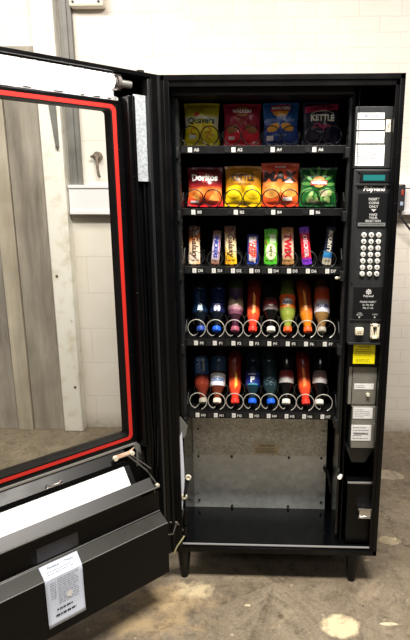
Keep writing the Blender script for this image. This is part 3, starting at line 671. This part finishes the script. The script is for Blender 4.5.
p.art('ray_print', join2d(*[poly2d([(.004*math.cos(a), .088+.004*math.sin(a)), (.022*math.cos(a-.06), .088+.020*math.sin(a-.06)), (.022*math.cos(a+.06), .088+.020*math.sin(a+.06))]) for a in (PI+PI*k/8 for k in range(9))]), ink('#a86a4c'), .0008)
p.art('price_patch', join2d(rect2d(-.050, -.026, .018, .029), rect2d(.036, .058, .006, .012)), ink('#e8b9b4'), .0012)
p = crisps('blue crisp packet with two golden crisps printed on it, on the top shelf', GA, .126, .142, packmat('blue_packet', .142, [(0, '#1b2f6b'), (.25, '#2547a0'), (.6, '#1f4d92'), (1, '#224e8c')], .08), 'A', 2, seed=8)
p.art('logo_disc', ell2d(-.002, .114, .030, .022, 24), ink('#d6973c'), .0005); p.art('logo_banner', poly2d([(-.036, .110), (.034, .113), (.034, .136), (-.034, .133)]), ink('#b52335'), .0010)
p.art('brand_lettering', text2d('WALKERS', .0145, .0007, cx=0, cy=.1225, rot=.04), INKW, .0014)
p.arts('printed_crisp', [ell2d(-.028, .056, .024, .013, 18, .35, .02), ell2d(.024, .058, .024, .013, 18, -.25, .02)], ink('#d99a33'), .0009)
p.art('print_lines', join2d(text2d('70', .022, .0005, cx=.004, cy=.090), lines2d(-.05, -.012, .076, .086, 2, .35, 61, .8), lines2d(.018, .052, .076, .086, 2, .35, 62, .8), lines2d(-.03, .03, .030, .036, 1, .4, 63, .8)), ink('#9fb3d6'), .0011)
p.art('price_patch', rect2d(-.050, -.026, .014, .030), ink('#e8dcd8'), .0012)
p = crisps('near-black crisp packet with a pink top band, rightmost on the top shelf', GA, .134, .144, packmat('midnight_packet', .144, [(0, '#221b3a'), (.3, '#1b1a33'), (.6, '#15162a'), (1, '#1a1830')], .1), 'A', 3, seed=11)
p.art('pink_banner', poly2d([(-.060, .106), (.058, .116), (.058, .138), (-.060, .128)]), ink('#b8325f'), .0009)
p.art('banner_lettering', text2d('SHARING BAG', .0135, .0004, cx=0, cy=.122, rot=.085), ink('#3d1428'), .0013)
p.art('brand_lettering', join2d(text2d('KETTLE', .029, .0011, cx=.002, cy=.088, sx=.88), ring2d(.002, .095, .046, .017, .0022, .45, 2.7)), ink('#d9d9c8'), .0012)
p.art('flavour_lettering', text2d('Chips', .022, .0006, .3, cx=.000, cy=.060, sx=1.3), ink('#a72d63'), .0012); p.art('small_print', text2d('SEA SALT', .0065, .0001, cx=-.005, cy=.044), ink('#b0a9bb'), .0012)
# second shelf
p = crisps('maroon and orange tortilla chip packet, leftmost on the second shelf', GB, .128, .137, packmat('maroon_flame_packet', .137, [(0, '#d21f2c'), (.12, '#e03a2a'), (.28, '#f0792e'), (.42, '#e8803a'), (.50, '#9a2622'), (.60, '#651420'), (1, '#5c1622')], .10, 22), 'B', 0, seed=13)
p.art('logo_triangle', poly2d([(-.026, .122), (.036, .108), (-.006, .078)]), ink('#a3322a'), .0006)
p.art('brand_lettering', text2d('Doritos', .031, .0013, cx=.000, cy=.100, sx=.98), ink('#ecebe4'), .0012)
p.arts('printed_chip', [poly2d([(-.050, .030), (-.018, .060), (-.020, .020)]), poly2d([(.012, .022), (.046, .060), (.052, .018)])], ink('#f3a14c'), .0009)
p.art('price_patch', rect2d(-.052, -.022, .012, .020), ink('#f0d9d4'), .0013)
p = crisps('golden yellow crisp packet with a plain tan top, second on the second shelf', GB, .134, .141, packmat('golden_packet', .141, [(0, '#e9b50a'), (.2, '#f2cb10'), (.40, '#efae10'), (.50, '#b87c16'), (1, '#9c6a18')], .05), 'B', 1, seed=17)
p.art('brand_lettering', join2d(text2d('KETTLE', .030, .0010, cx=-.002, cy=.100, sx=.86), ring2d(-.002, .106, .044, .016, .0022, .45, 2.7)), ink('#3b2c12'), .0012)
p.arts('printed_crisp', [ell2d(-.034, .052, .030, .022, 20, .3, .02), ell2d(.034, .050, .030, .022, 20, -.3, .02)], ink('#f9d21a'), .0008)
p.art('small_print', text2d('LIGHTLY SALTED', .0075, .0002, cx=0, cy=.078), ink('#6b4d16'), .0012)
p = crisps('orange-red crisp packet with big black letters, third and tallest on the second shelf', GB, .134, .152, packmat('orange_red_packet', .152, [(0, '#de3a20'), (.25, '#ea6a2a'), (.5, '#ec8a3c'), (.62, '#d65a38'), (.85, '#cf5238'), (1, '#c2482f')], .07), 'B', 2, seed=19)
p.art('brand_lettering', text2d('MAX', .046, .0022, .15, cx=0, cy=.104, sx=1.22), ink('#1a1312'), .0013)
p.art('logo_banner', join2d(poly2d([(-.03, .130), (.03, .132), (.028, .143), (-.028, .141)])), ink('#b72f23'), .0009); p.art('logo_lettering', text2d('WALKERS', .009, .0003, cx=0, cy=.1365), INKW, .0013)
p.arts('printed_crisp', [ell2d(-.030, .050, .030, .021, 24, .3, .05), ell2d(.032, .054, .030, .021, 24, -.4, .05)], ink('#f0a54c'), .0008)
p.art('price_patch', join2d(rect2d(.010, .044, .020, .032), rect2d(.018, .048, .082, .087)), ink('#f1e4dc'), .0013)
p = crisps('green crisp packet with leafy print and red banner, rightmost on the second shelf', GB, .132, .135, packmat('green_packet', .135, [(0, '#1a5a28'), (.3, '#246a2e'), (.6, '#0f4422'), (1, '#164a22')], .16, 26), 'B', 3, seed=23)
rr = random.Random(4)
p.art('printed_leaf', join2d(*[ell2d(.046*math.cos(a), .072+.046*math.sin(a), .020, .006, 12, a) for a in (2*PI*k/13+.1 for k in range(13))]), ink('#5fa04c'), .0007)
p.art('printed_herb', join2d(*[ell2d(rr.uniform(-.048, .048), rr.uniform(.02, .06), .011, .007, 9, rr.uniform(0, 3), .15) for _ in range(14)]), ink('#a9c676'), .0009)
p.art('logo_disc', ell2d(.002, .084, .024, .020, 24), ink('#d99a4a'), .0011); p.art('logo_banner', poly2d([(-.030, .073), (.034, .073), (.034, .089), (-.030, .089)]), ink('#c32a30'), .0014)
p.art('brand_lettering', text2d('WALKERS', .0135, .0006, cx=.002, cy=.081), INKW, .0018)
p.art('price_patch', join2d(rect2d(-.030, -.008, .014, .022), ell2d(.022, .046, .014, .012, 10)), ink('#d7d2a6'), .0013)

# ------------------------------------------------------------------ chocolate bars
GC = 'chocolate bars on the third shelf'
def bar(lab, i, w, h, m, dx=0, lean=0, **k): return Pack('chocolate_bar', w, h, k.pop('t', .017), m, lab, 'chocolate bar', GC, (COLS8[i]+dx, .128, FL['D']+.005), lean=lean, tilt=.12, crimp=k.pop('cr', .085), flare=k.pop('fl', .02), wr=.6, **k)
V = PI/2
p = bar('cream and orange chocolate bar with a brown top, leftmost on the third shelf', 0, .041, .138, packmat('cream_orange_wrapper', .138, [(0, '#e8b98a'), (.12, '#f4e3cf'), (.55, '#f3d3ab'), (.68, '#e0752a'), (.78, '#6a4a3a'), (1, '#4a362c')], .07, 20, xs=-3), dx=-.009, seed=31)
p.art('brand_lettering', text2d('Galaxy', .030, .0006, .3, cx=.0, cy=.062, rot=-V), ink('#4b2a1a'), .0008)
p = bar('slim white and lilac bar with blue lettering, second on the third shelf', 1, .029, .122, packmat('lilac_wrapper', .122, [(0, '#6b3b2a'), (.10, '#b58c7c'), (.2, '#e9def0'), (.8, '#d9cdf0'), (.88, '#8c6a5c'), (1, '#5d4436')], .04), dx=-.004, lean=.08, seed=33)
p.art('brand_lettering', text2d('SNICKERS', .019, .0009, .15, cx=0, cy=.064, rot=-V, sx=.95), ink('#2a3fae'), .0008); p.art('edge_stripe', poly2d([(.010, .02), (.0125, .02), (.0125, .1), (.010, .1)]), ink('#c2504e'), .0008)
p = bar('golden yellow chocolate bar with a brown top, third on the third shelf', 2, .041, .138, packmat('golden_wrapper', .138, [(0, '#f0a81c'), (.2, '#f6c92c'), (.42, '#f3e2b4'), (.68, '#efd6a8'), (.8, '#7c4f3c'), (1, '#50382e')], .09, 20, xs=4), dx=-.013, lean=-.03, seed=35)
p.art('brand_lettering', text2d('Galaxy', .030, .0006, .3, cx=0, cy=.066, rot=-V), ink('#5a331d'), .0008)
p = bar('red white and blue chocolate bar, shortest of the bars, fourth on the third shelf', 3, .040, .108, packmat('royal_blue_wrapper', .108, [(0, '#22347e'), (.5, '#2b46a6'), (1, '#1d2f77')], .05), dx=0, seed=37)
p.art('white_flash', poly2d([(-.014, .012), (.010, .006), (.014, .100), (-.014, .100)]), ink('#f0dede'), .0006)
p.art('brand_lettering', join2d(text2d('TOFFEE', .019, .0012, .1, cx=.006, cy=.055, rot=-V, sx=.95), text2d('CRISP', .019, .0012, .1, cx=-.007, cy=.055, rot=-V, sx=.95)), ink('#e04a34'), .0010)
p = bar('bright green chocolate bar with a pale oval, fifth on the third shelf', 4, .046, .128, packmat('lime_wrapper', .128, [(0, '#35a02a'), (.12, '#62c22c'), (.6, '#7ed23a'), (.88, '#5fc02e'), (1, '#3a9a34')], .05), dx=-.002, seed=39, t=.014)
p.art('printed_bubbles', ell2d(.001, .046, .019, .030, 22), ink('#e9eec4'), .0006); p.art('highlight_patch', poly2d([(-.004, .078), (.018, .076), (.018, .108), (-.002, .104)]), ink('#d9f2c4'), .0006)
p.art('brand_lettering', text2d('aero', .020, .0007, cx=.001, cy=.048, rot=-V), ink('#6a7c2a'), .0009); p.art('brown_corner', poly2d([(-.021, .072), (-.012, .068), (-.016, .088), (-.021, .086)]), ink('#8a6a2e'), .0008)
p = bar('gold-ended cream bar with large red letters, sixth on the third shelf', 5, .042, .134, packmat('gold_cream_wrapper', .134, [(0, '#8a5c30'), (.14, '#c89a62'), (.26, '#edc6ae'), (.72, '#eec3aa'), (.84, '#c58a50'), (1, '#74502f')], .05), dx=-.006, lean=-.03, seed=41)
p.art('brand_lettering', text2d('TWIX', .032, .0020, .1, cx=0, cy=.066, rot=-V, sx=1.0), ink('#c81f2c'), .0009)
p = bar('purple-ended red bar leaning left, seventh on the third shelf', 6, .034, .136, packmat('purple_red_wrapper', .136, [(0, '#6a2fb0'), (.14, '#8a3ac4'), (.2, '#d8283a'), (.5, '#e2303c'), (.78, '#d62c46'), (.86, '#8244cf'), (1, '#6a35b8')], .05), dx=-.004, lean=-.10, seed=43)
p.art('brand_lettering', text2d('DECKER', .019, .0009, .1, cx=.001, cy=.066, rot=-V, sx=1.1), ink('#f2c8cc'), .0009)
p = bar('dark blue and silver slim bar leaning right, rightmost on the third shelf', 7, .031, .136, packmat('navy_silver_wrapper', .136, [(0, '#a59c88'), (.16, '#b9b29c'), (.2, '#2c7cb8'), (.32, '#3a8fca'), (.38, '#1c2434'), (1, '#232a38')], .03), dx=-.004, lean=.12, seed=45)
p.art('brand_lettering', text2d('BOUNTY', .019, .0011, .1, cx=.001, cy=.083, rot=-V, sx=1.0), ink('#ddd6c6'), .0009)

# ------------------------------------------------------------------ bottles, cap end down and leaning back in the shelf
BO = {  # outlines of (radius, distance from the cap end)
 'plain':  [(.0125, .020), (.0135, .026), (.0175, .040), (.0255, .056), (.0305, .070), (.0310, .085), (.0310, .150), (.0295, .158), (.0310, .166), (.0308, .196), (.0285, .208), (.0220, .213)],
 'contour': [(.0125, .020), (.0130, .030), (.0165, .046), (.0240, .064), (.0300, .080), (.0315, .096), (.0300, .112), (.0270, .132), (.0280, .150), (.0310, .172), (.0312, .192), (.0280, .208), (.0215, .213)],
 'wavy': [(.0125, .020), (.0140, .028), (.0200, .042), (.0275, .060), (.0312, .078), (.0318, .096), (.0300, .116), (.0318, .136), (.0300, .158), (.0255, .176), (.0285, .198), (.0270, .210), (.0210, .214)],
 'grip': [(.0125, .020), (.0150, .028), (.0210, .046), (.0250, .064), (.0262, .090), (.0255, .120), (.0275, .150), (.0300, .175), (.0300, .196), (.0270, .208), (.0210, .213)]}
def rad(prof, z):
    for (a, p), (b, q) in zip(prof, prof[1:]):
        if z <= q: return a+(b-a)*max(0, (z-p))/(q-p)
    return prof[-1][0]
def smoothprof(prof, z0, z1, off, n=26): return [(rad(prof, z0+(z1-z0)*k/n)+off, z0+(z1-z0)*k/n) for k in range(n+1)]
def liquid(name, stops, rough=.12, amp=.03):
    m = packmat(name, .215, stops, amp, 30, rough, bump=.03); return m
def bottle(lab, grp, row, i, shape, body, cap, dx=0, lean=0, tilt=.60, dy=0, label=None, lz=(.08, .14)):
    prof = BO[shape]
    prof = prof = [(r*.94, z) for r, z in prof]
    o = thing('drink_bottle', lab, 'bottle', (COLS8[i]+dx, .116+dy, FL[row]+.024), (-tilt, lean, 0), grp)
    obj('bottle_body', lathe(NB(), [(.0095, .010)]+[prof[0]]+smoothprof(prof, prof[0][1]+.001, .2125, 0, 44)+[(.012, .2145)], 32), body, o)
    bm = NB(); lathe(bm, [(.0125, .0), (.0145, .0015), (.0148, .004), (.0148, .017), (.0140, .0185)], 28)
    for k in range(28):
        a = 2*PI*k/28; cyl(bm, (.0147*math.cos(a), .0147*math.sin(a), .003), (.0147*math.cos(a), .0147*math.sin(a), .016), .0006, 4)
    obj('bottle_cap', bm, cap, o)
    obj('neck_ring', lathe(NB(), [(.0125, .0195), (.0158, .0200), (.0158, .0218), (.0125, .0225)], 24), body, o)
    def on(x, y, off=.0009): R = rad(prof, y)+off; return (R*math.sin(x/R), -R*math.cos(x/R), y)
    if label is not None: obj('bottle_label', lathe(NB(), smoothprof(prof, lz[0], lz[1], .0005), 32, cap=False), label, o, recalc=False)
    return o, (lambda name, bm, m, L=.005: lay(name, bm, m, o, on, L))
GF, GH = 'drink bottles on the fourth shelf', 'drink bottles on the bottom shelf'
cap = lambda n, c: mat(n, c, .35)
CO = cap('orange_cap', '#f2622c'); CB = cap('blue_cap', '#1f62e0'); CW = cap('white_cap', '#dcd9ce'); CR = cap('red_cap', '#e8392c'); CG = cap('grey_cap', '#a39d8e'); CP_ = cap('plum_cap', '#a4546a'); CN = cap('navy_cap', '#27479a')
NAVY = liquid('navy_cola', [(0, '#0c1118'), (.5, '#0d141d'), (.8, '#101c2c'), (1, '#0c1522')]); COLA = liquid('dark_cola', [(0, '#0c0a0a'), (1, '#131011')]); 
# fourth shelf
o, A = bottle('navy cola bottle with a cyan and white flash, leftmost on the fourth shelf', GF, 'F', 0, 'plain', NAVY, CN, dx=.011, lean=-.10, label=mat('navy_label', '#10233f', .25, 0, .2), lz=(.070, .165))
A('label_flash', join2d(poly2d([(-.006, .074), (.014, .076), (.012, .092), (-.002, .094)])), ink('#dfeef6')); A('label_emblem', ell2d(.004, .083, .009, .009, 18), ink('#2fa5dd'))
A('brand_lettering', text2d('PEPSI', .020, .0008, cx=-.004, cy=.125, rot=-V), ink('#274a78'))
o, A = bottle('navy cola bottle with a white and violet emblem and bright blue cap', GF, 'F', 1, 'plain', NAVY, CB, dx=0, lean=0, label=mat('deep_blue_label', '#141f48', .25, 0, .2), lz=(.070, .165))
A('label_emblem', join2d(ell2d(-.006, .083, .006, .012, 14), ell2d(.008, .083, .006, .012, 14), rect2d(-.006, .008, .080, .086)), ink('#d9d8f4')); A('label_edge', rect2d(-.020, .020, .098, .101), ink('#6a62c8'))
o, A = bottle('dark green bottle with a pink speckled label and plum cap on the fourth shelf', GF, 'F', 2, 'contour', liquid('green_purple_drink', [(0, '#4b1f35'), (.22, '#3a1c2c'), (.45, '#26301c'), (.8, '#33431f'), (1, '#222e18')]), CP_, dx=0, label=packmat('pink_speckle_label', .215, [(.35, '#7c4a60'), (.42, '#d8a4ae'), (.5, '#c9b58e'), (.62, '#3c2b40')], .12, 60), lz=(.064, .165))
A('label_shape', ell2d(0, .135, .012, .020, 14), ink('#3d2a55'))
LUCO = lambda n: packmat(n, .215, [(0, '#e23c28'), (.2, '#e8462a'), (.36, '#e85a2c'), (.48, '#a8301e'), (.7, '#6e2019'), (1, '#3c1614')], .10, 22, .2, bump=.12)  # sleeve darkens towards the upturned base: shade of the tray above painted in
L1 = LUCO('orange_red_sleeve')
o, A = bottle('orange-red sleeved energy drink bottle, the only one on the fourth shelf with an orange-red sleeve and shade painted on its top', GF, 'F', 3, 'grip', L1, CR, dx=0, lean=.03, label=None)
o['label'] = 'bright orange-red sleeved drink bottle, fourth from the left on the fourth shelf'
A('sleeve_flash', join2d(poly2d([(-.004, .06), (.008, .07), (.006, .13), (-.002, .15)])), ink('#f9a03a')); A('brand_lettering', text2d('ENERGY', .018, .0006, cx=-.009, cy=.11, rot=-V), ink('#7c1d18'))
LC = packmat('cola_label', .215, [(.3, '#2b2426'), (.42, '#a9a3a0'), (.48, '#8b2a2e'), (.6, '#7e2226'), (.65, '#3a3436')], .05, 30, .25)
o, A = bottle('black cola bottle with a silver and dark red label on the fourth shelf', GF, 'F', 4, 'contour', COLA, CW, dx=.002, lean=-.03, label=packmat('silver_red_label', .215, [(.36, '#8f8b8a'), (.42, '#5c4c4e'), (.5, '#6d2c30'), (.6, '#3a2a2c')], .06, 40, .25), lz=(.080, .130))
A('brand_lettering', text2d('Coke', .020, .0007, .3, cx=0, cy=.106), ink('#b3413f'))
o, A = bottle('lime green bottle with an orange label and orange cap on the fourth shelf', GF, 'F', 5, 'wavy', liquid('lime_drink', [(0, '#8e9a3a'), (.5, '#7f8a3a'), (.75, '#5c662e'), (.9, '#3c4226'), (1, '#2c2f20')]), CO, dx=-.004, label=packmat('orange_label', .215, [(.3, '#e9752a'), (.42, '#f07a24'), (.6, '#e8622c')], .05), lz=(.088, .142))
A('logo_patch', poly2d([(-.020, .102), (-.010, .098), (.012, .100), (.022, .108), (.018, .120), (-.006, .124), (-.021, .117)]), ink('#e9edf4')); A('brand_lettering', text2d('Fanta', .0175, .0010, cx=.001, cy=.111, rot=.08), ink('#1d2a66'), .004)
A('logo_leaf', join2d(ell2d(-.004, .128, .005, .003, 10, .4), ell2d(.003, .092, .006, .003, 10, .2)), ink('#3c6a2e')); A('logo_fruit', ell2d(.003, .093, .006, .004, 10), ink('#f6d84a'))
o, A = bottle('amber sleeved drink bottle with orange cap beside the lime green bottle', GF, 'F', 6, 'grip', packmat('amber_sleeve', .215, [(0, '#d8801c'), (.3, '#c8721c'), (.5, '#b04a1c'), (.75, '#7c341c'), (1, '#3c1e16')], .1, 24, .2, xs=5, bump=.12), CO, dx=.005, lean=-.09)  # amber fades dark upwards too, tray shade put into the sleeve colour
A('sleeve_flash', join2d(poly2d([(-.006, .075), (.006, .08), (.003, .145), (-.004, .16)])), ink('#e99a34')); A('brand_lettering', text2d('ORIGINAL', .014, .0004, cx=.008, cy=.115, rot=-V), ink('#7c2a14'))
o, A = bottle('orange and white labelled juice bottle with beige cap, rightmost on the fourth shelf', GF, 'F', 7, 'plain', liquid('tan_juice', [(0, '#7a5a34'), (.3, '#8a6a3c'), (.4, '#6e5432'), (1, '#3c2a20')]), CG, dx=-.013, lean=.04, label=packmat('white_orange_label', .215, [(.32, '#cfcad2'), (.50, '#cdc4c8'), (.58, '#c8542c'), (.7, '#a8401f'), (.8, '#6c3a30')], .12, 26), lz=(.072, .175))
A('brand_lettering', text2d('OASIS', .0165, .0010, cx=.002, cy=.094), ink('#2f3f7c'))
# bottom shelf
o, A = bottle('red-brown drink bottle with a blue label and grey cap, leftmost on the bottom shelf', GH, 'H', 0, 'plain', liquid('russet_drink', [(0, '#2b1512'), (.2, '#6c2a1c'), (.4, '#7a2c1e'), (.5, '#3a1a18'), (1, '#1f1012')]), CG, dx=.014, lean=-.12, label=mat('blue_print_label', '#2a4a7c', .3, 0, .2, 40), lz=(.108, .180))
A('brand_lettering', text2d('COLA', .022, .0010, cx=-.008, cy=.144, rot=V), ink('#86a3cc')); A('label_panel', rect2d(.010, .018, .118, .17), ink('#9a9a8c'))
o, A = bottle('brown bottle with a white label bearing blue letters and a white cap', GH, 'H', 1, 'plain', liquid('brown_drink', [(0, '#7c3c22'), (.3, '#5a2a1c'), (.6, '#2c2224'), (1, '#1c1a1e')]), cap('peach_white_cap', '#e6d4c4'), dx=-.002, label=mat('white_blue_label', '#dfe3e8', .35), lz=(.064, .112))
A('brand_lettering', text2d('CRUSH', .0175, .0010, cx=0, cy=.087), ink('#4a74b8')); obj('upper_label', lathe(NB(), smoothprof(BO['plain'], .120, .180, .0005), 32, cap=False), mat('slate_blue_label', '#27405e', .3, 0, .3, 50), o, recalc=False)
A('upper_swirl', ring2d(.002, .148, .015, .024, .004, 1.2, 5), ink('#64809c'))
L2 = LUCO('red_orange_sleeve')
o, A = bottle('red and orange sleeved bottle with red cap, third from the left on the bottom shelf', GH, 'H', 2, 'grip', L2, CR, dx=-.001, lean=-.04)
A('sleeve_flash', poly2d([(.000, .052), (.012, .066), (.010, .108), (.002, .12)]), ink('#f8b83a')); A('brand_lettering', text2d('ENERGY', .018, .0006, cx=-.008, cy=.13, rot=-V), ink('#8a4a2a'))
o, A = bottle('dark bottle with a royal blue label, white emblem and vivid blue cap', GH, 'H', 3, 'plain', liquid('ink_blue_drink', [(0, '#13282f'), (.3, '#14303a'), (.5, '#0f1c2a'), (1, '#13212b')]), CB, dx=0, lean=.0, label=mat('royal_blue_label', '#20307e', .3, 0, .15), lz=(.066, .116))
A('label_emblem', join2d(text2d('P', .030, .0012, cx=0, cy=.088, sx=1.1), rect2d(-.018, .014, .107, .110)), ink('#e3e6ee')); A('label_hem', rect2d(-.02, .02, .067, .072), ink('#3f93a4'))
o, A = bottle('clear dark water bottle with vivid blue cap, right of the royal blue label', GH, 'H', 4, 'plain', liquid('clear_water_bottle', [(0, '#1f3438'), (.4, '#24343a'), (.7, '#16242a'), (1, '#1c2c34')], .06, .12), CB, dx=.005, lean=-.07, label=mat('smoky_label', '#1c2b31', .2, 0, .3, 60), lz=(.110, .165))
A('label_dots', join2d(*[ell2d(random.uniform(-.02, .02), random.uniform(.066, .10), .0013, .0013, 8) for _ in range(26)]), ink('#6d8c92'))
for i, dx, ln, lab in ((5, -.005, .02, 'black cola bottle with a red and silver label, sixth from left on the bottom shelf'), (7, -.013, .05, 'black cola bottle with a silver label, rightmost on the bottom shelf')):
    o, A = bottle(lab, GH, 'H', i, 'contour', COLA, CW, dx=dx, lean=ln, label=packmat('pale_cola_label'+str(i), .215, [(.36, '#b9b4b0'), (.43, '#cfcac6'), (.5, '#8e3a3c' if i == 5 else '#8c8481'), (.6, '#6c3236' if i == 5 else '#6c5a5a')], .07, 34, .22), lz=(.078, .128))
    A('brand_lettering', text2d('Coke', .020, .0007, .3, cx=0, cy=.106), ink('#a8242a' if i == 5 else '#a05a58'))
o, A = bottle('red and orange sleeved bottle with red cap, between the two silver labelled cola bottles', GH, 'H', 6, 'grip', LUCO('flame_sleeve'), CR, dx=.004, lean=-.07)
A('sleeve_flash', poly2d([(-.006, .06), (.008, .07), (.004, .13), (-.004, .14)]), ink('#f07c2c')); A('brand_lettering', text2d('ENERGY', .018, .0006, cx=.010, cy=.12, rot=-V), ink('#8a2a1a'))

# ------------------------------------------------------------------ light and camera
def area(name, loc, size, energy, col, target, sy=None):
    l = bpy.data.lights.new(name, 'AREA'); l.energy = energy; l.color = col; l.size = size; l.shape = 'RECTANGLE'; l.size_y = sy or size
    o = bpy.data.objects.new(name, l); C.objects.link(o); o.location = loc; o.rotation_euler = (Vector(target)-Vector(loc)).to_track_quat('-Z', 'Y').to_euler(); return o
area('unseen_overhead_light', (.2, -.84, 3.3), 1.5, 155, (1, .94, .86), (.2, -.84, 0), .4)
area('unseen_overhead_light', (-1.7, -.1, 3.3), 1.5, 60, (1, .95, .88), (-1.7, .1, 0), .5)  # unseen lamp on the left, tuned to brighten the boards and wall
area('unseen_overhead_light', (.2, -3.2, 3.2), 1.5, 12, (1, .94, .86), (.2, -2.0, 0), .5)  # unseen lamp added behind the camera as weak frontal fill for the products
w = bpy.data.worlds.new('World'); bpy.context.scene.world = w; w.use_nodes = True
w.node_tree.nodes['Background'].inputs[0].default_value = (1, .95, .88, 1); w.node_tree.nodes['Background'].inputs[1].default_value = .07

cam = bpy.data.cameras.new('camera'); co = bpy.data.objects.new('camera', cam); C.objects.link(co); bpy.context.scene.camera = co
F = 530.; cam.sensor_fit = 'VERTICAL'; cam.sensor_height = 36; cam.lens = F/640*36; cam.shift_x = (205-246.98)/640; cam.clip_start = .02
co.location = (-.0433, -1.7781, 1.4512)
pitch, yaw = .2249, -.0355
f = Vector((math.sin(yaw)*math.cos(pitch), math.cos(yaw)*math.cos(pitch), -math.sin(pitch)))
r = Vector((math.cos(yaw), -math.sin(yaw), 0)); u = r.cross(f)
co.rotation_euler = Matrix((r, u, -f)).transposed().to_euler()
vs = bpy.context.scene.view_settings; vs.view_transform = 'Standard'; vs.look = 'None'; vs.gamma = 1; vs.exposure = .28; vs.use_curve_mapping = False
